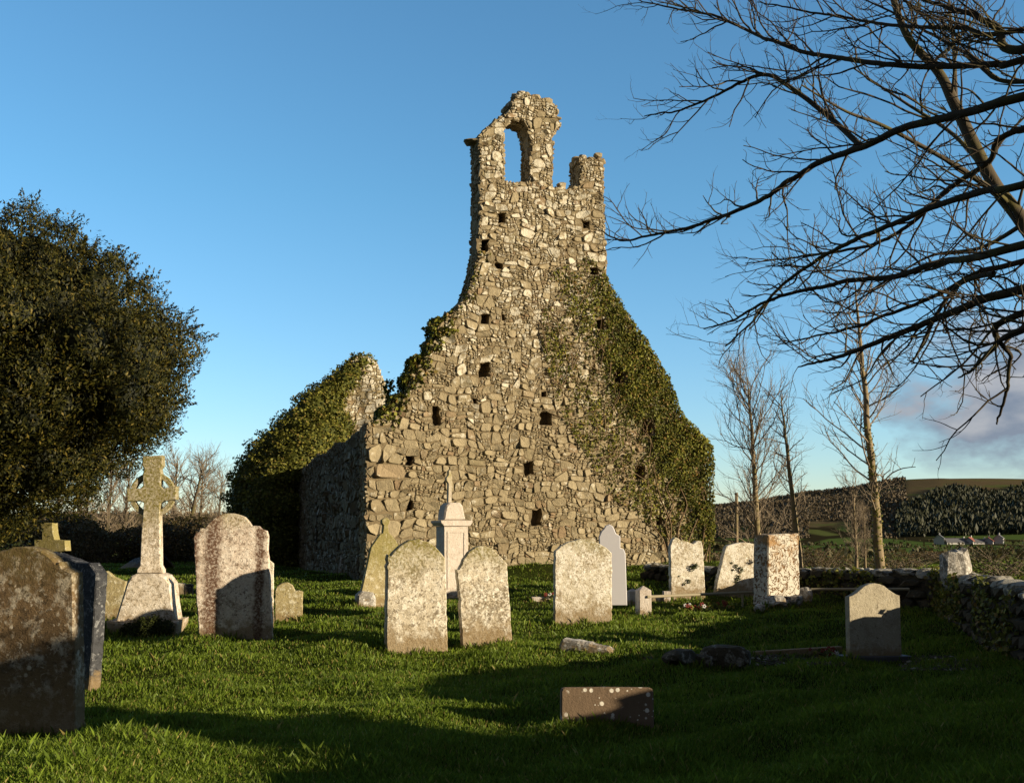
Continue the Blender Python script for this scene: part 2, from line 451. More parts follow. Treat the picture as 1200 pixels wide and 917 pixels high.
# random rubble brought roughly to courses: wavy rows of blocks, split again and again along slanting joints
def rubble_cells(w, h, size, seed, keep=None, big=None, amin=.14, amax=1.5):
    g = np.random.default_rng(seed); out = []
    def clip(P, n, lim):
        d = P @ n - lim; res = []
        for i in range(len(P)):
            j = (i + 1) % len(P)
            if d[i] <= 0: res.append(P[i])
            if (d[i] < 0) != (d[j] < 0) and d[i] != d[j]: res.append(P[i] + (P[j] - P[i]) * (d[i] / (d[i] - d[j])))
        return np.array(res)
    A0, A1 = amin * size * size, amax * size * size
    def split(P, depth):
        ar = abs(poly_area(P)); e = P.max(0) - P.min(0); c = P.mean(0)
        stop = .30 if big is None else big(c)
        A1_ = A1 * (3.2 if stop > .7 else 1)
        if ar < A0 or depth > 6 or (ar < A1_ and e[0] < e[1] * 3.2 and e[1] < e[0] * 1.3 and g.uniform() < stop):
            out.append(P); return
        vert = e[0] > 1.75 * e[1] or (e[0] > .95 * e[1] and g.uniform() < .35)
        ang = g.normal(0, .16) + (0 if vert else PI / 2)
        n = np.array((math.cos(ang), math.sin(ang)))
        m = P.min(0) + e * g.uniform(.34, .66, 2)
        a_, b_ = clip(P, n, m @ n), clip(P, -n, -(m @ n))
        for q in (a_, b_):
            if len(q) >= 3: split(q, depth + 1)
    y = -size
    while y < h + size:
        rh = size * g.uniform(.75, 1.9); x = -size * g.uniform(0, 2); sk = 0
        while x < w + size:
            bw = rh * g.uniform(.8, 2.4); sk2 = g.normal(0, .13) * rh
            P = np.array([(x + sk, y), (x + bw + sk2, y), (x + bw - sk2, y + rh), (x - sk, y + rh)]); c = P.mean(0)
            if keep is None or keep(np.vstack([P, c[None]])).any(): split(P, 0)
            x += bw; sk = sk2
        y += rh
    ph = g.uniform(0, 6.28, 6); cells = []
    def warp(P):
        X, Y = P[:, 0] / size, P[:, 1] / size
        dx = .10 * np.sin(Y * 1.9 + ph[0]) + .06 * np.sin(X * 2.7 + Y * 3.3 + ph[1])
        dy = .22 * np.sin(X * .8 + ph[2]) * np.sin(Y * .5 + ph[3]) + .10 * np.sin(X * 2.3 + ph[4]) + .05 * np.sin(X * 5.1 - Y * 2 + ph[5])
        return P + np.stack([dx, dy], 1) * size
    for P in out:
        Q = warp(P); cells.append((Q, Q.mean(0), math.sqrt(abs(poly_area(Q))) / 2))
    return cells
def stones(acc, cells, frame, rng, ok=None, gap=.011, hmin=.014, hmax=.040, lich=None, tone=None):
    """one raised, slightly tilted rough block per cell; frame(u, v, d) with d<0 outward"""
    for Q, c, r in cells:
        if ok is not None:
            if not ok(c):
                ins = [q for q in Q if ok(q)]
                if len(ins) < 2: continue
                c = np.mean(ins, axis=0)
                if not ok(c): continue
            P2 = []
            for q in Q:
                f = 1.0
                while f > .3 and not ok(c + (q - c) * f): f -= .12
                P2.append(c + (q - c) * f)
            Q = np.array(P2)
        ctr = Q.mean(0)
        e = np.linalg.norm(Q - ctr, axis=1)
        if e.max() < .03: continue
        Q = ctr + (Q - ctr) * np.maximum(0.35, 1 - gap * rng.uniform(.6, 1.8) / np.maximum(e, .02))[:, None]
        nx = np.roll(Q, -1, 0)                                      # round the corners
        cut = rng.uniform(.10, .26); Q = np.stack([Q * (1 - cut) + nx * cut, Q * cut + nx * (1 - cut)], 1).reshape(-1, 2)
        Q = Q + rng.normal(0, .055 * r, Q.shape)
        n = len(Q)
        h = rng.uniform(hmin, hmax); g = rng.normal(0, .22, 2)
        big = Q; mid = ctr + (Q - ctr) * .975; top = ctr + (Q - ctr) * rng.uniform(.80, .91)
        V = []
        for q in big: V.append(frame(q[0], q[1], .05))
        for q in mid: V.append(frame(q[0], q[1], -h * .62))
        for q in top:
            hh = h + (q - ctr).dot(g) + rng.normal(0, .006)
            V.append(frame(q[0], q[1], -max(hh, .012)))
        V.append(frame(ctr[0], ctr[1], -(h + rng.uniform(0, .012))))
        Fc = []
        for i in range(n):
            j = (i + 1) % n
            Fc += [(i, j, n + j, n + i), (n + i, n + j, 2 * n + j, 2 * n + i), (2 * n + i, 2 * n + j, 3 * n)]
        tn = rng.uniform(0, 1) if tone is None else tone(ctr, rng)
        acc.add([tuple(v) for v in V], Fc, (tn, lich(ctr, rng) if lich else rng.uniform(0, .6), rng.uniform(0, 1)))
class Strip:
    """unrolls an outline: u along it, v across the thickness, d outwards (negative = proud)"""
    def __init__(s, P, plane, closed=False):
        s.P = np.array(P, float); s.pl = plane
        if closed: s.P = np.vstack([s.P, s.P[:1]])
        e = np.diff(s.P, axis=0); s.L = np.linalg.norm(e, axis=1); s.cum = np.concatenate([[0], np.cumsum(s.L)]); s.e = e / s.L[:, None]
        s.len = s.cum[-1]
    def pos(s, u):
        u = min(max(u, 0), s.len - 1e-6); i = int(np.searchsorted(s.cum, u, 'right') - 1); i = min(i, len(s.L) - 1)
        return s.P[i] + s.e[i] * (u - s.cum[i]), s.e[i]
    def __call__(s, u, v, d=0.0):
        p, e = s.pos(u); n = np.array((e[1], -e[0]))      # outward for a path that runs counter-clockwise
        q = p - n * d
        return s.pl(q[0], q[1], v)
_ico = None
def ico(level=2):
    import bmesh
    bm = bmesh.new(); bmesh.ops.create_icosphere(bm, subdivisions=level, radius=1.0)
    V = np.array([v.co[:] for v in bm.verts]); Fc = [tuple(v.index for v in f.verts) for f in bm.faces]; bm.free()
    return V, Fc
ICO1, ICO2, ICO3 = ico(1), ico(2), ico(3)
def rock(size, rng, level=2, box=.55, rough=.10):
    V, Fc = {1: ICO1, 2: ICO2, 3: ICO3}[level]
    V = V.copy()
    V = V / np.maximum(np.abs(V).max(1, keepdims=True), 1e-6) * box + V * (1 - box)
    for _ in range(5):                                   # chop random flats
        n = rng.normal(0, 1, 3); n /= np.linalg.norm(n); d = rng.uniform(.62, .95)
        k = V @ n - d; V = V - np.maximum(k, 0)[:, None] * n
    V = V * (1 + rng.normal(0, rough * .35, (len(V), 1)))
    V = V * np.array(size) * .5
    return V, Fc
def rotz(V, a):
    c, s_ = math.cos(a), math.sin(a); V = np.asarray(V)
    return np.stack([V[:, 0] * c - V[:, 1] * s_, V[:, 0] * s_ + V[:, 1] * c, V[:, 2]], 1)

def leaf_mesh(name, C, N, S, mat, rng, parent=None, origin=None, aspect=.7, spread=.6, tint=None, up=None, fold=.0):
    """one small leaf face per centre; N: mean facing, S: leaf length"""
    C = np.asarray(C, float); n = len(C); S = np.broadcast_to(np.asarray(S, float), (n,))
    N = np.asarray(N, float) + rng.normal(0, spread, (n, 3)); N /= np.maximum(np.linalg.norm(N, axis=1, keepdims=True), 1e-6)
    A = rng.normal(0, 1, (n, 3)) if up is None else np.asarray(up, float) + rng.normal(0, .45, (n, 3))
    U = A - (A * N).sum(1, keepdims=True) * N; U /= np.maximum(np.linalg.norm(U, axis=1, keepdims=True), 1e-6)
    W = np.cross(N, U)
    s = S[:, None]
    V = np.stack([C - U * s * .5, C + W * s * .5 * aspect - N * s * fold, C + U * s * .5, C - W * s * .5 * aspect - N * s * fold], 1).reshape(-1, 3)
    Fc = np.arange(4 * n).reshape(n, 4)
    if tint is None: tint = np.stack([rng.uniform(0, 1, n) ** 1.5, rng.uniform(0, 1, n), rng.uniform(0, 1, n)], 1)
    return mesh(name, V, Fc, mat, parent, origin, False, np.repeat(tint, 4, 0))

class Tubes:
    def __init__(s): s.V = []; s.F = []; s.n = 0
    def add(s, P, rad, k=4):
        P = np.asarray(P, float); m = len(P)
        rad = np.broadcast_to(np.asarray(rad, float), (m,))
        T = np.gradient(P, axis=0); T /= np.maximum(np.linalg.norm(T, axis=1, keepdims=True), 1e-9)
        ref = np.array((0.13, .27, .95)) if abs(T[0, 2]) < .9 else np.array((1, .1, 0))
        A = np.cross(T, ref); A /= np.maximum(np.linalg.norm(A, axis=1, keepdims=True), 1e-9); B = np.cross(T, A)
        ang = np.arange(k) * 2 * PI / k
        ring = P[:, None, :] + rad[:, None, None] * (A[:, None, :] * np.cos(ang)[None, :, None] + B[:, None, :] * np.sin(ang)[None, :, None])
        s.V.append(ring.reshape(-1, 3))
        i = np.arange(m - 1)[:, None] * k; j = np.arange(k)[None, :]; j2 = (j + 1) % k
        f = np.stack([i + j, i + j2, i + k + j2, i + k + j], -1).reshape(-1, 4) + s.n
        s.F.append(f); s.n += m * k
    def build(s, name, mat, parent=None, origin=None, smooth=True):
        return mesh(name, np.vstack(s.V), np.vstack(s.F), mat, parent, origin, smooth)
def spline(P, n):
    P = np.asarray(P, float); m = len(P); t = np.linspace(0, m - 1, n); out = []
    for q in t:
        i = min(int(q), m - 2); f = q - i
        a, b, c, d = P[max(i - 1, 0)], P[i], P[i + 1], P[min(i + 2, m - 1)]
        out.append(.5 * ((2 * b) + (-a + c) * f + (2 * a - 5 * b + 4 * c - d) * f * f + (-a + 3 * b - 3 * c + d) * f ** 3))
    return np.array(out)
def twigs(T, P, rad, rng, lvl, spec):
    """side shoots along a polyline; spec[lvl]: (spacing, length, radius, angle, lift, segs)"""
    if lvl >= len(spec): return
    sp, ln, rr, ang, lift, seg, start = spec[lvl]
    seglen = np.linalg.norm(np.diff(P, axis=0), axis=1); L = seglen.sum(); cum = np.concatenate([[0], np.cumsum(seglen)])
    u = start * L + rng.uniform(0, sp); side = rng.choice((-1, 1))
    while u < L:
        i = min(int(np.searchsorted(cum, u, 'right') - 1), len(P) - 2); f = (u - cum[i]) / max(seglen[i], 1e-6)
        p = P[i] + (P[i + 1] - P[i]) * f; t = (P[i + 1] - P[i]) / max(seglen[i], 1e-6)
        r0 = rad[i] + (rad[i + 1] - rad[i]) * f
        a = rng.normal(0, 1, 3); a -= a.dot(t) * t; a /= max(np.linalg.norm(a), 1e-6); a *= side; side = -side
        th = math.radians(rng.normal(ang, 10))
        d = t * math.cos(th) + a * math.sin(th); d[2] += lift * .5; d /= np.linalg.norm(d)
        l = ln * rng.uniform(.45, 1.25) * (1 - .45 * u / L)
        q = [p]; k = seg
        for s_ in range(k):
            d = d + rng.normal(0, .16, 3); d[2] += lift * .35; d /= np.linalg.norm(d); q.append(q[-1] + d * l / k)
        q = np.array(q); r1 = min(rr, r0 * .75); rs = np.linspace(r1, r1 * .42, k + 1)
        T.add(q, rs, 3 if r1 < .015 else 5)
        twigs(T, q, rs, rng, lvl + 1, spec)
        u += sp * rng.uniform(.5, 1.5)

# ================================================================== THE GROUND
def make_ground():
    a_front = np.linspace(R(-36), R(36), 330)
    a_rest = np.linspace(R(36), R(324), 90)[1:-1]
    A = np.concatenate([a_front, a_rest]); na = len(A)
    r = np.concatenate([[0.0], np.geomspace(1.2, 60, 170), np.geomspace(61.5, 9000, 110)])
    X = np.sin(A)[None, :] * r[1:, None]; Y = np.cos(A)[None, :] * r[1:, None]
    Z = ground_z(X, Y)
    V = np.vstack([[(0, 0, gz(0, 0))], np.stack([X, Y, Z], -1).reshape(-1, 3)])
    nr = len(r) - 1
    i = np.arange(nr - 1)[:, None] * na; j = np.arange(na)[None, :]; j2 = (j + 1) % na
    Q = (np.stack([i + j, i + j2, i + na + j2, i + na + j], -1).reshape(-1, 4) + 1)[:, ::-1]
    Fc = [tuple(q) for q in Q] + [(0, (k + 1) % na + 1, k + 1) for k in range(na)]
    t = NT("turf_and_fields"); v = t.coords(False); xyz = t.sep(v)
    dist = t.new('ShaderNodeVectorMath', operation='LENGTH'); t.l.new(v, dist.inputs[0]); dist = dist.outputs['Value']
    n1 = t.noise(v, .6, 5); n2 = t.noise(v, 6, 6, .7); n3 = t.noise(v, 40, 4, .7)
    near = t.mix(n2, (.016, .022, .006), (.045, .06, .012))
    near = t.mix(t.ramp(n1, .55, .75), near, (.065, .06, .018))
    # fields beyond the churchyard: hedged patches of pasture, stubble and heath
    mp = t.new('ShaderNodeMapping'); mp.inputs['Scale'].default_value = (1, .45, 0); t.l.new(v, mp.inputs[0])
    cellc = t.voro(mp.outputs[0], .0075, 'F1', 'Color'); q = t.new('ShaderNodeSeparateColor'); t.l.new(cellc, q.inputs[0])
    edge = t.voro(mp.outputs[0], .0075, 'DISTANCE_TO_EDGE', 'Distance')
    fn = t.noise(v, .02, 6, .65); fn2 = t.noise(v, .15, 5, .7)
    field = t.mix(t.ramp(q.outputs[0], .35, .6), (.10, .16, .035), (.14, .165, .045))
    field = t.mix(t.ramp(q.outputs[1], .62, .72), field, (.19, .15, .075))
    field = t.mix(t.math('MULTIPLY', fn2, .5), field, (.07, .065, .03))
    field = t.mix(t.ramp(t.math('ADD', edge, t.math('MULTIPLY', t.math('SUBTRACT', fn2, .5), .05)), .035, .06, True), field, (.035, .03, .015))
    heath = t.mix(fn2, (.07, .055, .028), (.20, .145, .075))
    heath = t.mix(t.ramp(fn, .52, .62), heath, (.11, .125, .04))
    hz = t.ramp(t.math('ADD', xyz[2], t.math('MULTIPLY', t.math('SUBTRACT', fn, .5), 40)), 6, 14)
    far = t.mix(hz, field, heath)
    c = t.mix(t.ramp(dist, 38, 60), near, far)
    t.color(c); t.p.inputs['Roughness'].default_value = 1; t.p.inputs['Specular IOR Level'].default_value = 0
    t.bump(t.math('ADD', n2, n3), .6, .05)
    o = mesh("ground", V, Fc, t.m, smooth=True)
    return tag(o, kind="structure", label="grassy churchyard ground running out to fields and low hills", cat="ground")
make_ground()

# ================================================================== THE CHURCH
church = empty("ruined_church", (CX0, CY0, gz(CX0, CY0)), "roofless ruined stone church with tall gable and broken bellcote", "church ruin")
GP = Plane((CX0, CY0, 0), PHI)
GT = 0.78                                   # wall thickness
BELL_PX = [(648, 219), (645, 207), (647.5, 199), (648, 166), (645, 160), (650, 156), (657, 144.7), (650.7, 135), (652, 124.7), (645, 120),
           (636, 117), (627, 114), (619, 110), (611, 108), (605, 112), (602, 120), (600, 128), (592, 135), (581, 141), (576, 147), (568, 153), (562, 160),
           (563, 190), (563, 214), (590, 213), (590, 152), (594, 144), (601, 139), (610, 140), (617, 145), (621, 157), (623, 167), (622, 190), (623, 214)]
MERLON_PX = [(706.7, 229), (706.5, 205), (708, 185), (699, 187), (694, 184), (688, 187), (680, 184.5), (681, 205), (680, 223)]
GABLE_PX = [(827, 745), (827, 620), (826, 520), (818, 511), (803, 498), (790, 480), (782, 455), (777, 440), (765, 427), (752, 402), (740, 380), (728, 362),
            (715, 340), (710, 326), (711, 303), (709, 287), (707.5, 255), (707, 229), (690, 224), (680, 223), (668, 222), (652, 221), (648, 219), (636, 216), (623, 214),
            (606, 215), (590, 213), (576, 215), (563, 214), (563, 250), (562, 290), (558, 312), (555, 324), (552, 336), (545, 352), (530, 368), (516, 381), (511, 400), (498, 420),
            (484, 440), (477, 462), (463, 476), (453, 487), (437, 496), (430, 498), (430, 600), (430, 720)]
HOLES_PX = [(568, 375, 9, 15), (568, 433, 12, 16), (511, 487, 10, 24), (480, 538, 9, 15), (480, 592, 8, 13), (619, 549, 12, 16), (629, 606, 12, 18), (640, 490, 14, 17),
            (703, 380, 9, 12), (725, 443, 13, 12), (758, 501, 12, 17), (750, 553, 11, 16), (588, 255, 8, 11), (565, 288, 14, 14), (585, 311, 7, 9), (687, 263, 8, 9), (696, 318, 10, 9),
            (556, 470, 5, 8), (637, 462, 6, 5), (590, 372, 4, 6), (772, 610, 6, 10)]
rng = np.random.default_rng(11)
def ccw(P):
    P = np.array(P, float); return P if poly_area(P) > 0 else P[::-1].copy()
gable = ccw(GP.pts(GABLE_PX)); bell = ccw(GP.pts(BELL_PX)); merlon = ccw(GP.pts(MERLON_PX))
holes = []
for (hx, hy, w, h) in HOLES_PX:
    c = [(hx - w / 2, hy + h / 2), (hx + w / 2, hy + h / 2), (hx + w / 2, hy - h / 2), (hx - w / 2, hy - h / 2)]
    P = densify(GP.pts(c), .09); holes.append(ccw(P + rng.normal(0, .022, P.shape)))
hole_box = [(h.min(0) - .02, h.max(0) + .02) for h in holes]
def rough(P, step, amp, r_):
    Q = densify(P, step); return Q + r_.normal(0, amp, Q.shape)
def in_gable(p):
    if not in_poly(p, gable): return False
    for h, (a, b) in zip(holes, hole_box):
        if a[0] <= p[0] <= b[0] and a[1] <= p[1] <= b[1] and in_poly(p, h): return False
    return True
lo, hi = gable.min(0) - .1, np.vstack([gable, bell]).max(0) + .1
def keep_front(C):
    C = C + lo
    return in_poly_np(C, gable) | in_poly_np(C, bell) | in_poly_np(C, merlon)
def big_front(c):      # large quoins low down and at the near corner, smaller stuff higher up
    z = c[1] + lo[1]; x = c[0] + lo[0]
    return (.80 if x < .75 else .46) - .18 * float(sstep(3.5, 7, z))
cells = rubble_cells(hi[0] - lo[0], hi[1] - lo[1], .265, 5, keep_front, big_front, .10)
cells = [(Q + lo, c + lo, r) for Q, c, r in cells]
def lich_front(c, g):
    k = float(sstep(3.2, 8.0, c[1])); v = g.uniform(0, 1)
    return min(1.0, v * (.35 + .55 * k) + (.25 if g.uniform() < .10 + .22 * k else 0))
def tone_front(c, g): return float(np.clip(g.normal(.68, .24), 0, 1))
def wall_body(name, outlines, mat_list, parent, cellset, okf, frame, stripspec, hol=(), lich=lich_front, seed=1, thick=GT, extra=None):
    A, B = Acc(), Acc()
    g = np.random.default_rng(seed)
    stones(A, cellset, frame, g, okf, lich=lich, tone=tone_front)
    for S in stripspec:
        sc_ = rubble_cells(S.len, thick, .26, seed + 3)
        def f(u, v, d, S=S): return S(u, v, d)
        stones(A, sc_, f, g, lambda c, S=S: 0.0 < c[0] < S.len and -.02 < c[1] < thick + .02, hmin=.015, hmax=.05, lich=lich_front if lich is None else lich, tone=tone_front)
    if extra is not None:
        for V, t_ in zip(extra.V, extra.T): A.V.append(V); A.T.append(t_)
        A.F.extend([tuple(i + A.n for i in f) for f in extra.F]); A.n += extra.n
    for P in outlines:
        hs = [h for h in hol if in_poly(h.mean(0), P)]
        if hs:
            V, Fc = prism(P, frame, 0, .42, 0, hs); B.add(V, Fc)
            V, Fc = prism(P, frame, .423, thick); B.add(V, Fc)
        else:
            V, Fc = prism(P, frame, 0, thick); B.add(V, Fc)
    nb = len(B.F); off = A.n
    for V, t_ in zip(B.V, B.T): A.V.append(V); A.T.append(t_); 
    A.F.extend([tuple(i + off for i in f) for f in B.F]); A.n += B.n
    o = A.build(name, mat_list[0], parent)
    o.data.materials.append(mat_list[1])
    mi = np.zeros(len(o.data.polygons), np.int32); mi[-nb:] = 1
    o.data.polygons.foreach_set('material_index', mi)
    return o
# unrolled edges: every side but the foot
i0 = int(np.argmin(gable[:, 1] - gable[:, 0] * 1e-3))
gpath = np.vstack([gable[i0:], gable[:i0]])            # begins at the lowest right vertex
gw = wall_body("gable_wall", [gable], (RUB, MORTAR), church, cells, in_gable, GP, [Strip(gpath, GP)], holes)
# rough slab still standing out at the top of the bellcote's side, and a few loose blocks
COP = A = Acc(); g = np.random.default_rng(8)
u, v = GP.uv(563, 163)
for du, dv, sz in ((-.12, .0, (.5, .6, .12)),):
    V, Fc = rock(sz, g); A.add(V + np.array(GP(u + du, v + dv, .35)), Fc, (.1, .1, .2))
for (px, py, sx, sz) in [(611, 108, .28, .2), (619, 111, .3, .18), (629, 113, .34, .2), (640, 117, .34, .2), (649, 122, .28, .2), (655, 145, .24, .18), (601, 122, .22, .2), (650, 131, .2, .2),
                         (655, 138, .26, .14), (684, 184, .25, .22), (703, 184, .28, .2), (694, 187, .2, .16), (661, 219, .3, .2), (672, 221, .25, .15), (636, 214, .3, .25), (584, 212, .25, .2)]:
    for d in (.12, .40, .62):
        u, v = GP.uv(px + g.normal(0, 1.5), py + g.normal(0, 1.0)); V, Fc = rock((sx * g.uniform(.8, 1.1), .32, sz * g.uniform(.8, 1.2)), g)
        A.add(rotz(V, PHI + g.normal(0, .2)) + np.array(GP(u, v, d)), Fc, (g.uniform(.3, 1), g.uniform(0, .8), g.uniform(0, 1)))

bi = lambda p: in_poly(p, bell) or in_poly(p, merlon)
bw = wall_body("bellcote", [bell, merlon], (RUB, MORTAR), church, cells, bi, GP, [Strip(bell, GP, True), Strip(merlon, GP)], (), seed=2, extra=COP)

# long side wall, in shade, with a slit window
LEN = 12.0
far = Vector((CX0, CY0, 0)) + DD * LEN
SP = Plane(far, PHI - PI / 2)
sw_top = [(LEN - GT - .004, 4.28), (10.2, 4.25), (9.0, 4.1), (7.6, 4.2), (6.0, 4.0), (4.2, 4.05), (2.5, 3.85), (.9, 3.8), (0, 3.6)]
side = ccw([(0, -.6), (LEN - GT - .004, -.6)] + sw_top)
su, sv = SP.uv(372, 617)
slit = ccw([(su - .16, sv - .75), (su + .16, sv - .75), (su + .14, sv + .7), (su, sv + .85), (su - .14, sv + .7)])
def in_side(p): return in_poly(p, side) and not in_poly(p, slit)
c2 = rubble_cells(LEN, 5, .34, 15)
c2 = [(Q + (0, -.5), c + (0, -.5), r) for Q, c, r in c2]
top_strip = Strip(np.array(sw_top), SP)
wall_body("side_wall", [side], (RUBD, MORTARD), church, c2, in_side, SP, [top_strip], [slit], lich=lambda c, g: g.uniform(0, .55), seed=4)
# the opposite side wall, behind the gable
NP_ = Plane(Vector((CX0, CY0, 0)) + GD * (gable[:, 0].max() - .8) + DD * (GT + .004), PHI + PI / 2)
north = ccw([(0, -.6), (LEN - GT - .01, -.6), (LEN - GT - .01, 3.2), (8, 3.6), (5, 3.4), (2, 3.9), (0, 4.2)])
V, Fc = prism(north, NP_, 0, .7); mesh("side_wall", V, Fc, MORTAR, church)
# broken far gable
BP = Plane(far + DD * .004, PHI)
BACK_PX = [(468, 640), (466, 520), (459, 475), (453, 455), (447, 441), (441, 425), (431, 418), (418, 419), (409, 432), (395, 455), (371, 480), (352, 510), (346, 545)]
bk = BP.pts(BACK_PX); bk = ccw(bk + [(0.0, 3.7), (0.0, -.5), (bk[0][0], -.5)])
c3 = rubble_cells(4.6, 9, .30, 25)
c3 = [(Q + (-.2, 0), c + (-.2, 0), r) for Q, c, r in c3]
i0 = int(np.argmax(bk[:, 0] - bk[:, 1] * .2)); bpath = np.vstack([bk[i0:], bk[:i0]])
wall_body("back_gable", [bk], (RUBW, MORTAR), church, c3, lambda p: in_poly(p, bk) and p[1] > 3, BP, [Strip(bpath[:13], BP)], (), lich=lambda c, g: g.uniform(.2, 1), seed=6)

# ================================================================== IVY
rng = np.random.default_rng(21)
def ivy_gable():
    core_px = [(706, 320), (716, 345), (728, 364), (744, 384), (757, 404), (770, 428), (782, 444), (788, 462), (795, 484), (810, 502), (822, 513), (832, 524), (834, 560), (834, 636), (826, 650), (812, 632), (800, 640),
               (790, 606), (776, 590), (768, 570), (750, 566), (738, 548), (752, 530), (735, 522), (724, 505), (718, 475), (704, 462), (692, 440), (682, 410), (676, 380), (686, 350)]
    thin_px = [(690, 300), (708, 318), (740, 380), (780, 450), (800, 560), (790, 640), (768, 625), (745, 600), (715, 585), (700, 560), (680, 525), (662, 495), (650, 470), (640, 430), (632, 395), (636, 350), (648, 318)]
    core, thin = np.array(GP.pts(core_px)), np.array(GP.pts(thin_px))
    lo_, hi_ = np.minimum(core.min(0), thin.min(0)), np.maximum(core.max(0), thin.max(0)) 
    P = rng.uniform(lo_, hi_, (150000, 2))
    P = P[(P[:, 0] < gable[:, 0].max() + .25)]
    ic, it = in_poly_np(P, core), in_poly_np(P, thin)
    nz = np.sin(P[:, 0] * 2.1 + 1) * np.sin(P[:, 1] * 1.7 + .4) + .6 * np.sin(P[:, 0] * 4.7 + P[:, 1] * 3.1) + .5 * np.sin(P[:, 0] * 9.1 - P[:, 1] * 7.3)
    prob = np.where(ic, .52 + .22 * nz, np.where(it, .085 + .075 * nz, 0)).clip(.0, 1)
    # lighter towards the ragged inner edge of the core
    uc = np.array([GP.uv(c[0], c[1])[0] for c in ((690, 350), (690, 440), (735, 520), (770, 580), (800, 640))]); vc = np.array([GP.uv(c[0], c[1])[1] for c in ((690, 350), (690, 440), (735, 520), (770, 580), (800, 640))])
    edge_u = np.interp(P[:, 1], vc[::-1], uc[::-1])
    prob = prob * np.where(ic, .25 + .75 * sstep(0, 1.1, P[:, 0] - edge_u), 1)
    for (hx, hy, w, h) in HOLES_PX:
        a = GP.uv(hx - w * .6, hy + h * .55); b = GP.uv(hx + w * .6, hy - h * .55)
        m = (P[:, 0] > a[0]) & (P[:, 0] < b[0]) & (P[:, 1] > a[1]) & (P[:, 1] < b[1]); prob[m] *= .04
    k = rng.uniform(0, 1, len(P)) < prob; P, ic, nz = P[k], ic[k], nz[k]; eu = edge_u[k]
    depth = np.where(ic, (.05 + .11 * sstep(0, 1.8, P[:, 0] - eu) + .05 * nz), .03).clip(.02, .4)
    d = -(depth * rng.uniform(.35, 1.0, len(P)) + .06)
    o = np.array(GP.o); C = o + P[:, :1] * np.array(GP.u) + P[:, 1:] * np.array(GP.v) + d[:, None] * np.array(GP.d)
    N = np.tile(-np.array(GP.d), (len(P), 1))
    tv = np.clip(rng.uniform(0, 1, len(P)) ** 1.3 * (.7 + .35 * nz), 0, 1)
    # round the sloping edge and the corner
    path_px = [(827, 690), (826, 520), (818, 511), (803, 498), (790, 480), (782, 455), (777, 440), (765, 427), (752, 402), (740, 380), (728, 362), (715, 340), (709, 324)]
    S = Strip(np.array(GP.pts(path_px)), GP); C2, N2 = [], []
    for _ in range(9500):
        u = rng.uniform(0, S.len); v = rng.uniform(-.1, GT + .1); p, e = S.pos(u); n = np.array((e[1], -e[0]))
        th = .07 + .15 * (1 - u / S.len) + .07 * abs(math.sin(u * 2.3) * math.sin(u * 5.1))
        if u < .75 and rng.uniform() < .6: continue
        q = p + n * th * rng.uniform(.2, 1); C2.append(GP(q[0], q[1], v)); N2.append(GP.u * n[0] + GP.v * n[1] - GP.d * (.5 if v < .1 else 0))
    C2 = np.array([tuple(c) for c in C2]); N2 = np.array([tuple(c) for c in N2])
    C = np.vstack([C, C2]); N = np.vstack([N, N2]); tv = np.concatenate([tv, rng.uniform(0, 1, len(C2)) ** 1.4])
    root = empty("ivy", tuple(GP(9.2, gz(CX0 + 8.7, CY0 + 3), -.1)), "dense green ivy covering the sloping side of the tall church gable", "ivy")
    n = len(C); t_ = np.stack([tv, rng.uniform(0, 1, n), rng.uniform(0, 1, n)], 1)
    leaf_mesh("foliage", C, N, rng.uniform(.04, .09, n), IVY, rng, root, None, .8, .75, t_)
    T = Tubes()
    for k in range(8):                                   # bare woody stems at the foot, fanning up
        px0 = rng.choice([778, 790, 796, 822, 828], p=[.25, .25, .2, .2, .1]) + rng.normal(0, 2)
        q = [(px0, 672)]; x = px0
        for y in (650, 632, 612, 592, 570, 545):
            x += rng.normal(0, 7); q.append((min(x, 829), y))
        q = spline([GP.uv(*p) for p in q], 22)
        r0 = rng.uniform(.014, .038)
        T.add([tuple(GP(a, b, -.10 - .03 * rng.uniform())) for a, b in q], np.linspace(r0, r0 * .4, 22), 5)
    for k in range(190):                                  # brown clinging runners over the open stone
        p = thin[rng.integers(len(thin))] * .0 + rng.uniform(lo_, hi_)
        if not in_poly(p, thin) or p[0] > 8.2: continue
        q = [p]; a = PI / 2 + rng.normal(0, .5)
        for _ in range(9):
            a += rng.normal(0, .3)
            if not in_poly(p, gable): break
            p = p + .13 * np.array((math.cos(a), math.sin(a))); q.append(p)
        r0 = rng.uniform(.006, .016); q = q[:-1]
        if len(q) < 3: continue
        T.add([tuple(GP(b[0], b[1], -.095 - .02 * rng.uniform())) for b in q], np.linspace(r0, r0 * .5, len(q)), 3)
    T.build("stems", STEM, root)
ivy_gable()
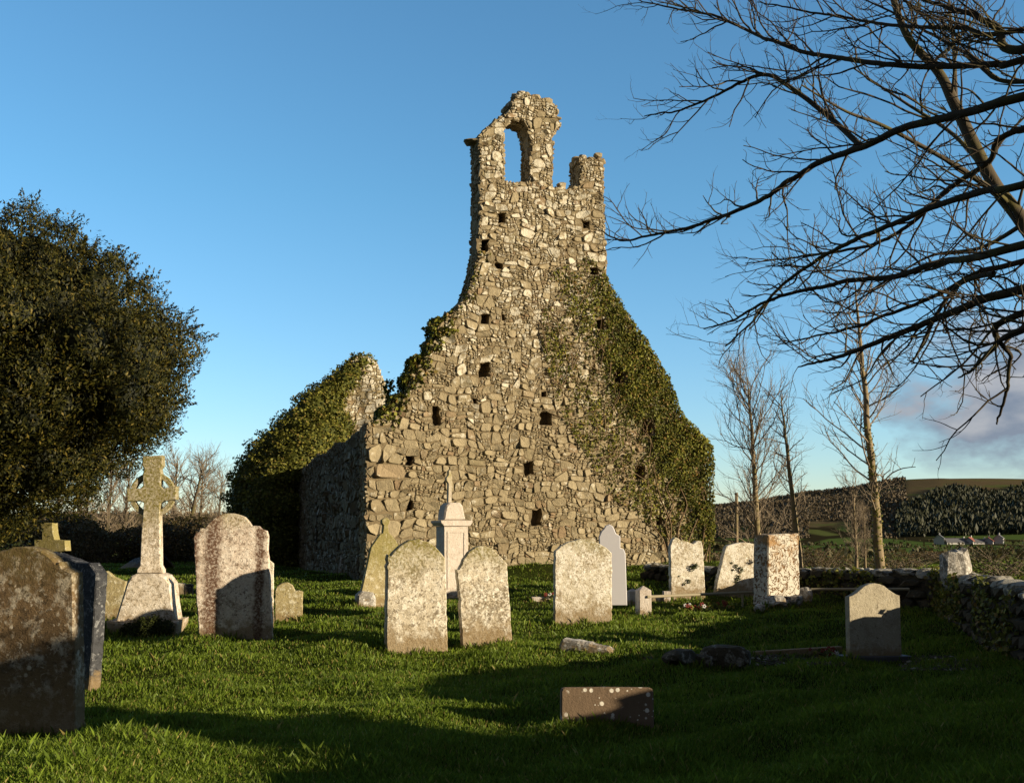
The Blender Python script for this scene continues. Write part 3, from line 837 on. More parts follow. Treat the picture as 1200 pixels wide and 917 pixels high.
def ivy_slope():
    path_px = [(562, 290), (558, 312), (552, 336), (545, 352), (530, 368), (516, 381), (511, 400), (498, 420), (484, 440), (477, 462), (463, 476), (453, 487), (437, 496)]
    S = Strip(np.array(GP.pts(path_px)), GP); C, N = [], []
    for _ in range(9000):
        u = rng.uniform(0, S.len); f = u / S.len
        dens = .15 + .85 * float(sstep(.25, .5, f)) * (1 - .6 * float(sstep(.88, 1, f)))
        lump = .5 + .5 * math.sin(u * 3.1) * math.sin(u * 7.7 + 1)
        if rng.uniform() > dens * (.35 + .65 * lump): continue
        v = rng.uniform(-.12, GT); p, e = S.pos(u); n = np.array((e[1], -e[0]))
        th = (.05 + .28 * lump) * dens; q = p + n * th * rng.uniform(0, 1) ** .8
        if v < 0 and rng.uniform() < .8: q = p - n * rng.uniform(0, .5) * lump
        C.append(GP(q[0], q[1], v)); N.append(GP.u * n[0] + GP.v * n[1])
    for _ in range(70):                                   # a straggling shoot leaning out
        a, b = GP.uv(462 + rng.normal(0, 5), 450 + rng.normal(0, 7)); C.append(GP(a, b, .6)); N.append(-GP.d)
    C = np.array([tuple(c) for c in C]); N = np.array([tuple(c) for c in N])
    o = leaf_mesh("ivy", C, N, rng.uniform(.07, .14, len(C)), IVY, rng, None, tuple(GP(1.5, 5.5, .3)), .8, .8)
    tag(o, "ragged dark ivy tufts along the stepped edge of the tall gable", "ivy")
ivy_slope()
def lumps_foliage(name, L, dens, size, mat, rng, parent=None, origin=None, core=None, up=None, aspect=.75, spread=.7, shade=1.4, inner=.86):
    """L: (x, y, z, rx, ry, rz) lumps; leaves in the outer shell of their union"""
    L = np.array(L, float); C, N = [], []
    for i, l in enumerate(L):
        n = int(dens * 4 * PI * (l[3] * l[4] * l[5]) ** (2 / 3))
        D = rng.normal(0, 1, (n, 3)); D /= np.linalg.norm(D, axis=1, keepdims=True)
        wob = 1 + .13 * np.sin(D[:, 0] * 7 + i) * np.sin(D[:, 1] * 6 + 2 * i) + .10 * np.sin(D[:, 2] * 11 + 3 * i)
        rr = rng.uniform(inner - .1, 1.1, n) * wob
        P = l[:3] + D * l[3:] * rr[:, None]
        ok = np.ones(n, bool)
        for j, m in enumerate(L):
            if j == i or np.linalg.norm(m[:3] - l[:3]) > max(m[3:]) + max(l[3:]): continue
            ok &= (((P - m[:3]) / m[3:]) ** 2).sum(1) > .70
        C.append(P[ok]); N.append(D[ok])
    C = np.vstack(C); N = np.vstack(N); n = len(C)
    t_ = np.stack([rng.uniform(0, 1, n) ** shade, rng.uniform(0, 1, n), rng.uniform(0, 1, n)], 1)
    return leaf_mesh(name, C, N, rng.uniform(size * .6, size * 1.25, n), mat, rng, parent, origin, aspect, spread, t_, None if up is None else N + np.array(up))
def core_mesh(name, L, mat, parent, f=.82):
    A = Acc()
    for i, l in enumerate(L):
        l = np.array(l, float); V, Fc = ICO2; w = 1 + .1 * np.sin(V[:, 0] * 5 + i) * np.sin(V[:, 2] * 6)
        A.add(V * w[:, None] * l[3:] * f + l[:3], Fc, (.1, .3, .3))
    return A.build(name, mat, parent)
def ivy_back():
    g = np.random.default_rng(31); L = []
    for (px, py, back, r) in [(425, 424, .3, .5), (412, 436, .2, .5), (402, 446, .1, .6), (392, 458, .2, .7), (381, 468, .2, .75), (370, 482, .1, .85), (385, 490, -.1, .7), (355, 497, .1, .9), (372, 510, -.3, .9),
                              (343, 512, .2, .95), (358, 525, -.4, 1.0), (390, 515, -.2, .7), (398, 500, -.1, .5), (330, 522, .1, .9), (345, 540, -.5, .95), (318, 540, .2, 1.0), (330, 555, -.5, 1.0), (305, 560, .4, 1.0), (318, 575, -.4, 1.0), (298, 585, .3, 1.0),
                              (312, 605, -.5, 1.1), (297, 612, .3, 1.0), (322, 595, -.7, 1.0), (300, 640, 0, 1.1), (318, 635, -.7, 1.1), (292, 662, .2, .9), (312, 668, -.7, 1.0), (326, 660, -.8, .8), (298, 690, 0, .9)]:
        u, v = BP.uv(px, py); p = BP(u, v, back)
        p = p + (Vector((0, 0, 0)))
        L.append((*p, r * g.uniform(.9, 1.1), r * .9, r * g.uniform(.75, .95)))
    root = empty("ivy", tuple(BP(-.8, 0.4, 0)), "billowing olive green ivy smothering the broken far gable", "ivy")
    lumps_foliage("foliage", L, 300, .105, IVYF, g, root, shade=1.2)
    core_mesh("inner_growth", L, IVYF, root, .84)
ivy_back()

# ================================================================== GRAVESTONES
class Grave:
    pass
def stone_from_outline(name, base_px, pts, phi, thick, mat, label, cat, group=None, Y=None, bevel=.012, jit=.004, back=0.0, lean=0.0, seed=0, parent=None, step=.05, sink=.15):
    """outline traced in the photo, stood on the ground at base_px (or at depth Y) and turned phi"""
    b = hit(*base_px) if Y is None else gpt(base_px[0], Y)
    pl = Plane(b, phi, lean); P = ccw(pl.pts(pts)); g = np.random.default_rng(seed + 77)
    low = P[:, 1] < .10; P[low, 1] = -sink
    P = densify(P, step); P = P + g.normal(0, jit, P.shape)
    V, Fc = prism(P, pl, back, back + thick, bevel)
    o = mesh(name, V, Fc, mat, parent, tuple(b) if parent is None else None)
    if parent is None: tag(o, label, cat, group)
    return fix_normals(o), b, pl
GRP = "old headstones in the churchyard"
LIME = mat_head("cream_lichened_limestone", (.54, .48, .37), (.76, .72, .62), (.15, .115, .07), (.20, .17, .04), .6, .62, .95, .5, .42, spots=34)
LIMEB = mat_head("pale_crusted_limestone", (.56, .51, .40), (.78, .74, .65), (.24, .18, .10), (.22, .19, .05), .75, .55, 1.15, .4, .40, spots=26)
PINKL = mat_head("pinkish_lichened_limestone", (.60, .51, .42), (.76, .69, .60), (.17, .115, .075), (.22, .19, .05), .6, .52, 1.55, .35, .25, col_x=[(-.33, .15), (.33, .09), (-.60, .10)], spots=46)
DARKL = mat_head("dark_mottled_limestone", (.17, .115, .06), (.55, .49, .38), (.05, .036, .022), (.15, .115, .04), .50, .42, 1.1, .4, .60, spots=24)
SLATE = mat_head("blue_grey_slate", (.055, .057, .062), (.24, .245, .25), (.025, .026, .03), (.07, .075, .05), .32, .5, 3, .4, .2, spots=36)
OCHRE = mat_head("ochre_lichened_sandstone", (.34, .285, .15), (.60, .56, .42), (.16, .12, .06), (.24, .21, .07), .45, .30, .5, .5, .2, spots=30)
GREYS = mat_head("rough_grey_stone", (.26, .24, .21), (.62, .60, .55), (.08, .07, .055), (.12, .13, .04), .6, .4, 2.5, .5, .1, spots=24)
GRANITE = mat_head("sawn_sandstone", (.36, .32, .235), (.44, .40, .31), (.15, .125, .085), (.17, .16, .08), .35, .12, .95, .4, .22, spots=70)
MARBLE = mat_plain("blueish_white_marble", (.52, .51, .54), (.58, .57, .59), 12, .45, .35, .05)
MARBLEW = mat_head("weathered_white_marble", (.50, .44, .38), (.60, .55, .49), (.30, .24, .18), (.35, .30, .14), .5, .12, 1.9, .5, .1, spots=60)

# dark mottled stone close to the camera, its face turned from the sun
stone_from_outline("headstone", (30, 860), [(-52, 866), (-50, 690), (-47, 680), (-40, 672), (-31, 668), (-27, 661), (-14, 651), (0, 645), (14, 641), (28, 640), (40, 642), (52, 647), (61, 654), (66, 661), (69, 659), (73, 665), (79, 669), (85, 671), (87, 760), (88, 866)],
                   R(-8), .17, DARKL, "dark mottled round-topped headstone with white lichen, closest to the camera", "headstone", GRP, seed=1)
stone_from_outline("headstone", (70, 806), [(12, 806), (16, 655), (30, 646), (50, 645), (75, 652), (96, 660), (104, 659), (113, 672), (109, 740), (104, 806)],
                   R(-36), .14, SLATE, "blue-grey slate headstone standing in shade behind the mottled dark headstone", "headstone", GRP, seed=2)
stone_from_outline("headstone", (127, 734), [(111, 736), (112, 676), (118, 670), (125, 669), (133, 675), (139, 678), (147, 681), (143, 736)],
                   R(6), .13, OCHRE, "short broken ochre headstone between the slate headstone and the celtic cross", "headstone", GRP, Y=18.9, seed=3)
stone_from_outline("headstone", (274, 752), [(234, 754), (230, 700), (227, 634), (226, 630), (229, 624), (233, 623), (234, 619), (240, 619), (244, 613), (249, 607), (257, 603), (268, 601), (279, 602), (287, 605), (292, 611), (295, 616), (304, 616), (307, 620), (313, 622), (314, 628), (317, 690), (320, 754)],
                   R(9), .20, PINKL, "largest pale pinkish headstone with round top, stepped shoulders and brown streaks", "headstone", GRP, Y=16.15, seed=4)
stone_from_outline("headstone", (313, 741), [(300, 742), (301, 660), (308, 655), (316, 655), (321, 660), (321, 742)],
                   R(14), .12, LIMEB, "narrow pale slab peeping out behind the largest pinkish headstone", "headstone", GRP, Y=17.1, seed=5)
stone_from_outline("headstone", (339, 728), [(322, 730), (322, 692), (325, 687), (330, 683), (337, 682), (343, 685), (346, 692), (350, 691), (355, 693), (354, 730)],
                   R(10), .12, OCHRE, "small knee-high ochre headstone with a round head and one shoulder", "headstone", GRP, seed=6)
stone_from_outline("headstone", (489, 759), [(453, 761), (454, 655), (455, 650), (458, 651), (461, 647), (468, 640), (480, 633), (490, 631), (502, 635), (512, 642), (519, 650), (522, 655), (525.5, 761)],
                   R(16), .20, LIME, "broad upright pitted headstone with round head, standing before the white pillar monument", "headstone", GRP, Y=15.25, seed=7)
stone_from_outline("headstone", (571, 759), [(543, 761), (538, 690), (535, 667), (538, 667), (541, 660), (546, 651), (553, 643), (563, 639.5), (574, 641), (583, 648), (591, 656), (594, 661), (598, 715), (602, 761)],
                   R(17), .13, LIME, "leaning narrow headstone with greenish crown beside the broad pitted headstone", "headstone", GRP, Y=15.6, seed=8)
stone_from_outline("headstone", (684, 731), [(650, 732), (650.5, 650), (651, 645), (657, 639.5), (666, 634.5), (680, 631), (692, 632.5), (703, 636.6), (711, 642), (717, 648), (717, 732)],
                   R(12), .12, LIMEB, "cream blotched headstone with low arched top in front of the white marble headstone", "headstone", GRP, seed=9)
o, b, pl = stone_from_outline("headstone", (722, 707), [(704, 709), (703, 645), (702, 629), (705, 622), (708, 619), (710, 615.5), (714, 614), (718, 616), (720, 620), (722, 625), (727, 628), (727, 642), (731, 643), (733, 648), (735, 709)],
                   R(2), .10, MARBLE, "clean white marble headstone with stepped pointed top", "headstone", None, Y=20.1, seed=10, jit=0, step=.5)
stone_from_outline("headstone", (806, 702), [(786.5, 704), (785.5, 640), (788, 632), (791, 629), (798, 632.5), (805, 634), (812, 637), (817, 633), (822, 634), (824, 642), (827, 704)],
                   R(12), .14, LIMEB, "mossy jagged-topped headstone against the ivy at the church's end", "headstone", GRP, seed=11)
stone_from_outline("headstone", (865, 700), [(836, 702), (841, 680), (848, 650), (851, 640), (856, 638), (862, 636), (873, 635), (884, 637), (889, 640), (890, 702)],
                   R(13), .14, LIMEB, "lopsided whitish headstone with moss, one side slanting, next to the tall block", "headstone", GRP, seed=12)
# moss on those two
MOSS = mat_leaf("moss", (.012, .018, .004), (.07, .085, .016), trans=.1)
def moss(name, spots, Y, label, dens=900, phi=R(4), off=.03):
    g = np.random.default_rng(5); C, N = [], []
    for (px, py, r) in spots:
        c = at(px, py, Y)
        n = int(dens * r)
        D = g.normal(0, 1, (n, 3)); D /= np.linalg.norm(D, axis=1, keepdims=True)
        C.append(np.array(c) + D * np.array((r, .05, r)) * g.uniform(.2, 1, (n, 1)) ** .5); N.append(D + np.array((0, -.6, .3)))
    o = leaf_mesh(name, np.vstack(C), np.vstack(N), .035, MOSS, g, None, tuple(at(*spots[0][:2], Y)))
    return tag(o, label, "moss", kind="stuff")
Ye = hit(806, 702).y; Yf = hit(865, 700).y
moss("moss_cushions", [(791, 673, .06), (795, 675, .05), (811, 665, .07), (816, 663, .06), (806, 681, .06), (801, 684, .04)], Ye, "green moss cushions clinging to the jagged-topped headstone by the ivy")
moss("moss_cushions", [(857, 659, .06), (862, 663, .05), (868, 667, .07), (859, 668, .06), (864, 677, .08), (888, 657, .05), (862, 680, .06)], Yf, "green moss cushions clinging to the lopsided whitish headstone")

# tall block with worm-eaten face
def vermic():
    t = NT("vermiculated_pale_stone"); v = t.coords(False)
    n = t.noise(v, 5, 3, .6); nf = t.noise(v, 30, 6, .7)
    w1 = t.noise(v, 10, 1.5, .5, .9); w2 = t.math('ABSOLUTE', t.math('SUBTRACT', w1, .5))
    ch = t.ramp(t.math('ADD', w2, t.math('MULTIPLY', t.math('SUBTRACT', nf, .5), .07)), .018, .050)
    c = t.mix(ch, (.16, .085, .035), (.56, .53, .45)); c = t.mix(t.math('MULTIPLY', t.ramp(nf, .55, .7), .6), c, (.27, .17, .07))
    z = t.sep(v)[2]; c = t.mix(t.math('MULTIPLY', t.ramp(t.math('ADD', z, t.math('MULTIPLY', nf, .6)), .9, 1.5), t.ramp(n, .45, .6)), c, (.33, .20, .09))
    t.color(c); t.bump(t.math('ADD', ch, nf), .8, .02); return t.m
bk_ = gpt(916, 20.5)
pl = Plane(bk_, R(30)); P = pl.pts([(899.5, 712), (900, 626), (936.5, 624.5), (938, 712)]); P = ccw(P); P[P[:, 1] < .1, 1] = -.2
P = densify(P, .06); P += np.random.default_rng(3).normal(0, .006, P.shape)
V, Fc = prism(P, pl, 0, .40, .02); o = mesh("pillar_tomb", V, Fc, vermic(), None, tuple(bk_)); fix_normals(o)
tag(o, "tall square block of pale stone with wormy brown markings", "tomb")
g = np.random.default_rng(61)
for i, (px, py, s_, lab) in enumerate([(893, 706, (.34, .3, .30), "white-crusted stone lump against the shaded side of the tall block"), (908, 711, (.42, .3, .26), "dark rough stone lump at the foot of the tall block, between paler lumps"), (929, 709, (.32, .3, .24), "mottled stone lump at the foot of the tall block, under its sunlit face"),
                                  (942, 703, (.24, .22, .30), "bright white stone lump beside the tall block's outer corner"), (888, 716, (.26, .2, .2), "low greyish stone lump in the grass before the lopsided headstone")]):
    p = hit(px, py); V, Fc = rock(s_, g, 3); V = rotz(V, g.uniform(0, 3)) + np.array((p.x, p.y - .15, p.z + s_[2] * .35))
    o = mesh("rough_stone", V, Fc, GREYS, None, (p.x, p.y - .15, p.z)); tag(o, lab, "stone", "rough stones round the tall block")

# plain modern headstone on a plinth, half in the wall's shadow
root_p = hit(1026, 774); mh = empty("headstone", tuple(root_p), "smooth modern headstone with ogee top on a dark gravelled plot", "headstone")
pl = Plane(root_p, R(17)); P = ccw(pl.pts([(996.6, 768), (995, 699), (999, 697.5), (1004, 694.5), (1009, 690), (1013, 686.5), (1019, 684), (1025, 683), (1031, 684), (1036, 686), (1041, 690), (1046, 693.5), (1050, 696), (1054.5, 697.5), (1057, 768)]))
P = densify(P, .4); V, Fc = prism(P, pl, 0, .10, .006); fix_normals(mesh("slab", V, Fc, GRANITE, mh))
P = ccw(pl.pts([(989, 778), (990, 768.3), (1063, 767.3), (1064, 778)])); V, Fc = prism(P, pl, -.10, .22, .01); fix_normals(mesh("plinth", V, Fc, mat_plain("dark_grey_limestone", (.05, .05, .05), (.09, .088, .085), 30), mh))

# celtic cross
cb = gpt(172, 17.75); cx = empty("celtic_cross", tuple(cb), "tall ringed celtic cross on a tapered pedestal, mossy at the foot", "cross")
CROSSM = mat_head("olive_stained_limestone", (.56, .49, .39), (.75, .69, .60), (.18, .13, .065), (.17, .145, .03), .65, .55, 1.45, .55, .3, spots=40)
pl = Plane(cb, R(7))
P = ccw(pl.pts([(160.5, 671), (160.5, 667), (164, 662), (165.5, 625), (167.5, 600), (168.5, 589), (164, 586.5), (149, 587.5), (148, 572), (164, 572), (167.5, 569), (167, 556), (169, 549), (166.5, 545), (167, 534.5), (190, 533), (190.5, 545), (187.5, 549), (189, 556), (187.5, 569), (191, 572), (206.5, 569.5), (206.5, 585), (192, 586.5), (187.5, 589), (187, 600), (187.5, 625), (188, 662), (191, 667), (191, 671)]))
V, Fc = prism(densify(P, .08), pl, 0, .24, .012); fix_normals(mesh("cross_shaft", V, Fc, CROSSM, cx))
cu, cv = pl.uv(177.5, 579); rr = abs(pl.uv(205, 579)[0] - cu)
A = Acc()
for q in range(4):
    a0, a1 = q * PI / 2 + .30, q * PI / 2 + PI / 2 - .30
    aa = np.linspace(a0, a1, 12)
    P = np.array([(cu + math.cos(a) * rr * .98, cv + math.sin(a) * rr * .98) for a in aa] + [(cu + math.cos(a) * rr * .76, cv + math.sin(a) * rr * .76) for a in aa[::-1]])
    V, Fc = prism(P, pl, .05, .19, .008); fix_normals(mesh("ring_arc", V, Fc, CROSSM, cx))
P = ccw(pl.pts([(137, 731), (145, 705), (152, 682), (157, 674), (163, 671.5), (189, 671.5), (196, 674), (203, 683), (205, 705), (209, 731)])); u0, u1 = P[:, 0].min(), P[:, 0].max()
V, Fc = prism(densify(P, .07), pl, -.22, .46, .03); fix_normals(mesh("pedestal", V, Fc, CROSSM, cx))
P = ccw(pl.pts([(131, 738), (131, 726), (213, 726), (213, 738)])); P[P[:, 1] < .12, 1] = -.1
V, Fc = prism(densify(P, .1) + np.random.default_rng(2).normal(0, .008, (len(densify(P, .1)), 2)), pl, -.36, .6, .03); fix_normals(mesh("plinth", V, Fc, CROSSM, cx))
P = ccw(pl.pts([(121, 748), (122, 738.5), (222, 738.5), (222, 748)])); P[P[:, 1] < .06, 1] = -.15
V, Fc = prism(densify(P, .15), pl, -.52, .75, .03); fix_normals(mesh("step", V, Fc, CROSSM, cx))
moss("moss_cushions", [(160, 735, .14), (150, 738, .12), (172, 733, .16), (180, 729, .13), (190, 731, .12), (167, 738, .16), (196, 735, .12), (154, 744, .14), (176, 743, .16), (143, 743, .12), (166, 728, .08), (188, 738, .14), (132, 748, .12)], cb.y - .40, "thick moss heaped on the celtic cross's stepped foot", 2600)

# yellow-green cross glimpsed under the yew
p = gpt(58, 23); pl = Plane(p, R(-8)); Pq = ccw(pl.pts([(46, 700), (48, 646), (40, 645), (40, 632), (49, 632), (49, 622), (47, 612), (61, 612), (62, 624), (64, 632), (76, 633), (77, 645), (66, 646), (68, 700)])); Pq[Pq[:, 1] < .2, 1] = -.15
V, Fc = prism(densify(Pq, .1), pl, 0, .22, .012); o = mesh("stone_cross", V, Fc, OCHRE, None, tuple(p)); fix_normals(o); tag(o, "stubby yellow-green stone cross half hidden under the dark evergreen", "cross")

# pillar monument with broken finial near the wall
mb = hit(534, 702); mon = empty("pillar_monument", tuple(mb), "slender white marble pillar monument with cornice and broken finial by the church wall", "monument")
pl = Plane(mb, R(26))
def box_part(name, x0, x1, y0, y1, d0, d1, mat, bev=.008):
    P = ccw(pl.pts([(x0, y1), (x1, y1), (x1, y0), (x0, y0)])); V, Fc = prism(densify(P, .3), pl, d0, d1, bev); return fix_normals(mesh(name, V, Fc, mat, mon))
box_part("shaft", 520.5, 548.5, 616.3, 698, 0, .44, MARBLEW)
P = ccw(pl.pts([(519, 616), (515.5, 612), (515.5, 609.5), (552.5, 609.5), (552.5, 612), (549.5, 616)])); V, Fc = prism(P, pl, -.06, .50, .008); fix_normals(mesh("cornice", V, Fc, MARBLEW, mon))
P = ccw(pl.pts([(521, 609), (522, 600), (524, 592), (528, 588.5), (540, 588.5), (543, 592), (545, 601), (546.5, 609)])); V, Fc = prism(densify(P, .05), pl, .03, .40, .03); fix_normals(mesh("cap_block", V, Fc, MARBLEW, mon))
P = ccw(pl.pts([(529, 588), (529.5, 566), (527, 562), (527, 559), (529.5, 556), (529.5, 551), (531.5, 549), (532.5, 554), (533.5, 557), (533.5, 562), (533, 588)])); V, Fc = prism(P, pl, .17, .26, .006); fix_normals(mesh("finial", V, Fc, MARBLEW, mon))
P = ccw(pl.pts([(515, 708), (515, 698.4), (553, 698.4), (553, 708)])); P[P[:, 1] < .05, 1] = -.1; V, Fc = prism(P, pl, -.10, .54, .012); fix_normals(mesh("base", V, Fc, MARBLEW, mon))
for d0, (x0, x1) in ((0, (524, 545)),):                     # framed panel on the lit face
    P = ccw(pl.pts([(524, 690), (545.5, 690), (545.5, 622), (524, 622)])); h = ccw(pl.pts([(526, 688), (543.5, 688), (543.5, 624), (526, 624)]))
    V, Fc = prism(P, pl, -.012, .002, 0, [h]); mesh("panel_moulding", V, Fc, MARBLEW, mon)

# tapered slab leaning on the church corner
lb = hit(445, 711); ls = empty("leaning_tombstone", tuple(lb), "tapered ochre tombstone with small cross top leaning by the corner of the church", "tombstone")
pl = Plane(lb, R(20), .06)
P = ccw(pl.pts([(423.5, 708), (425, 692), (432, 660), (436, 641), (447, 625), (450, 624), (451, 615), (449, 612), (449, 608), (452, 606), (455, 606), (458, 608), (458, 612), (456, 615), (457, 623), (462, 628), (468, 637), (470, 660), (470, 708)]))
V, Fc = prism(densify(P, .06), pl, .10, .25, .012); fix_normals(mesh("slab", V, Fc, OCHRE, ls))
P = ccw(pl.pts([(414, 711), (416, 697), (421, 692), (434, 694), (437, 700), (437, 711)])); P[P[:, 1] < .05, 1] = -.1
V, Fc = prism(densify(P, .1), pl, -.28, .05, .03); fix_normals(mesh("base_block", V, Fc, GREYS, ls))
P = ccw(pl.pts([(438, 712), (438, 695), (466, 695), (466, 712)])); P[P[:, 1] < .05, 1] = -.1
V, Fc = prism(P, pl, -.06, .098, .01); fix_normals(mesh("foot_block", V, Fc, OCHRE, ls))

# pale slab propped against the shaded side wall
q = SP.uv(400, 665); p = Vector(SP(q[0], 0, -.35)); p.z = gz(p.x, p.y); pl = Plane(p, R(-18), .12)
Pq = ccw(pl.pts([(394, 686), (399, 650), (406, 648), (404, 686)])); Pq[Pq[:, 1] < .15, 1] = -.1
V, Fc = prism(densify(Pq, .1), pl, 0, .08, .01); o = mesh("grave_slab", V, Fc, GREYS, None, tuple(p)); fix_normals(o); tag(o, "thin pale slab propped against the shaded side wall of the church", "slab")

# sunken brown stone with white lichen discs, nearest on the lawn
def spotted():
    t = NT("brown_sandstone_with_discs"); v = t.coords(False); n = t.noise(v, 9, 6, .65); nf = t.noise(v, 50, 5, .7)
    c = t.mix(n, (.13, .092, .060), (.22, .155, .10))
    d = t.voro(v, 12, rnd=.9); d2 = t.voro(v, 21)
    x = t.sep(v)
    m = t.math('MAXIMUM', t.ramp(t.math('ADD', d, t.math('MULTIPLY', nf, .10)), .25, .30, True), t.math('MULTIPLY', t.ramp(d2, .13, .17, True), t.ramp(n, .45, .5)))
    m = t.math('MULTIPLY', m, t.ramp(t.noise(v, 2.7, 2), .42, .47))
    t.color(t.mix(m, c, (.72, .68, .58))); t.bump(t.math('ADD', n, nf), .6, .01); return t.m
p = hit(712, 850); pl = Plane(p, R(3), .10)
Pq = ccw(pl.pts([(657, 850), (657.5, 810), (659, 806), (662, 805), (711, 804.5), (761, 805), (764.5, 806.5), (766, 811), (766.5, 850)])); Pq[Pq[:, 1] < .05, 1] = -.12
V, Fc = prism(densify(Pq, .06), pl, 0, .11, .012); o = mesh("sunken_headstone", V, Fc, spotted(), None, tuple(p)); fix_normals(o); tag(o, "low brown sunken stone dotted with round white lichen, alone on the front lawn", "gravestone")

# broken slab and rough kerb stones on the grass
g = np.random.default_rng(71)
p = hit(686, 766); pl = Plane(p, R(-14)); Pq = ccw(pl.pts([(655, 765), (655.5, 752), (659, 748.5), (669, 750), (690, 754), (712, 759), (717, 763), (716, 768), (680, 769)])); Pq[Pq[:, 1] < .03, 1] = -.06
V, Fc = prism(densify(Pq, .05) + g.normal(0, .007, (len(densify(Pq, .05)), 2)), pl, 0, .30, .03); o = mesh("broken_slab", V, Fc, GREYS, None, tuple(p)); fix_normals(o); tag(o, "whitish broken slab lying tilted on the lawn before the cream headstone", "slab")
for px, py, s_, lab in [(795, 779, (.55, .35, .28), "rounded rough stone at the end of the low stone row on the lawn"), (846, 779, (.72, .40, .36), "largest flat-topped stone of the low row on the lawn"), (820, 780, (.34, .3, .24), "small dark stone wedged between the two bigger stones of the row"),
                        (762, 774, (.22, .2, .10), "small flat stone half buried between the broken slab and the stone row"), (868, 778, (.3, .3, .26), "knobbly stone beside the largest stone of the row")]:
    p = hit(px, py); s_ = tuple(q * .85 for q in s_); V, Fc = rock(s_, g, 3, .7); V = rotz(V, g.normal(0, .25)) + np.array((p.x, p.y, p.z + s_[2] * .30))
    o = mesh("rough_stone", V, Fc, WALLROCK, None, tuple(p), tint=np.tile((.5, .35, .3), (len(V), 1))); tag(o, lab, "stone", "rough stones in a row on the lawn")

# ------------------------------------------------------------------ railed plot in front of the marble headstone
def small_post(px0, px1, py0, py1, phi, label, mat, peak=True, grp="short stone posts of the railed grave"):
    p = hit((px0 + px1) / 2, py1); pl = Plane(p, phi); m = (px0 + px1) / 2
    w = abs(pl.uv(px1, py1)[0] - pl.uv(px0, py1)[0]); h = pl.uv(m, py0)[1]
    hs = h - w * .35
    V = []
    b_ = w / 2
    for z in (-.12, hs): V += [(-b_, -b_, z), (b_, -b_, z), (b_, b_, z), (-b_, b_, z)]
    V.append((0, 0, h)); Fc = [(0, 1, 5, 4), (1, 2, 6, 5), (2, 3, 7, 6), (3, 0, 4, 7), (4, 5, 8), (5, 6, 8), (6, 7, 8), (7, 4, 8), (3, 2, 1, 0)]
    import bmesh
    V = rotz(np.array(V), phi) + np.array((p.x, p.y + b_, p.z))
    o = mesh("grave_post", V, Fc, mat, None, tuple(p))
    bm = bmesh.new(); bm.from_mesh(o.data); bmesh.ops.bevel(bm, geom=list(bm.edges), offset=.008, segments=1, affect='EDGES'); bm.to_mesh(o.data); bm.free()
    tag(o, label, "post", grp); return p, h
pA, hA = small_post(748, 762, 686, 721, R(14), "white pointed post at the near corner of the railed grave", MARBLEW)
small_post(737, 747, 689, 709, R(14), "shaded pointed post just behind the near white corner post", MARBLEW)
small_post(724.5, 734, 688, 707, R(14), "squat lichen-stained post at the foot of the white marble headstone", LIMEB)
pB = hit(1062, 720); 
rail = empty("railing", tuple(pA), "thin rusty rail running from the white post in front of the headstones", "railing")
RUST = mat_plain("rusty_painted_iron", (.20, .17, .11), (.34, .30, .20), 25, .7, .3, .3)
T = Tubes(); q = [at(758, 699, pA.y), at(800, 697, pA.y + .5), at(870, 694, pA.y + 1.1), at(945, 690.5, pA.y + 1.1), at(1000, 690, pA.y + .8), at(1066, 690, pA.y + .3)]
T.add(spline(q, 30), .028, 6); T.build("rail", RUST, rail)
for k in (2, 3):
    T = Tubes(); T.add([q[k] + Vector((0, 0, .02)), Vector((q[k].x, q[k].y, gz(q[k].x, q[k].y) - .1))], .02, 6); T.build("upright", RUST, rail)
for x0, x1, y0, y1, lab in [(763, 777, 697, 705, "longer white kerb block behind the rail"), (778, 786, 692.5, 705, "taller white kerb block at the jagged headstone's foot"), (623, 645, 699, 705, "low white grave kerb near the church bank")]:
    p = hit((x0 + x1) / 2, y1); pl = Plane(p, R(6)); Pq = ccw(pl.pts([(x0, y1), (x1, y1), (x1, y0), (x0, y0)])); Pq[Pq[:, 1] < .03, 1] = -.1
    V, Fc = prism(Pq, pl, 0, .14, .01); o = mesh("grave_kerb", V, Fc, MARBLEW, None, tuple(p)); fix_normals(o); tag(o, lab, "kerb", "white grave kerbs")
# grave flowers
PET = {"red": mat_plain("red_petals", (.16, .018, .015), (.26, .03, .025), 30, .6), "white": mat_plain("white_petals", (.6, .6, .58), (.75, .74, .72), 30, .6)}
def flowers(px, py, n, r, label, cols=("red", "white"), h=.14):
    p = hit(px, py); g_ = np.random.default_rng(int(px)); root = empty("grave_flowers", tuple(p), label, "flowers")
    C = g_.normal(0, r, (60, 3)) * (1, .5, 0) + np.array((p.x, p.y, p.z)) + np.stack([np.zeros(60), np.zeros(60), g_.uniform(0, h, 60)], 1)
    leaf_mesh("leaves", C, np.tile((0, -.5, .6), (60, 1)), .09, IVY, g_, root)
    for k, cn_ in enumerate(cols):
        m = n[k]
        A = Acc()
        for _ in range(m):
            c = np.array((p.x + g_.normal(0, r), p.y - .03 + g_.normal(0, r * .4), p.z + h * g_.uniform(.5, 1.2))); s_ = g_.uniform(.014, .026)
            for a in np.linspace(0, 2 * PI, 6)[:-1]:
                V, Fc = ICO1; V = V * (s_ * .7, s_ * .4, s_ * .7) + c + np.array((math.cos(a) * s_, 0, math.sin(a) * s_)); A.add(V, Fc)
        A.build("blossoms", PET[cn_], root)
flowers(812, 717, (6, 4), .14, "small red and white flower posy below the rail", h=.13)
flowers(843, 715, (5, 0), .10, "small red flower bunch under the middle of the rail", ("red",))
flowers(976, 773, (8, 3), .16, "reddish flower bunch beside the modern headstone's plinth")
flowers(641, 705, (3, 2), .07, "tiny posy at the end of the low white kerb by the church")
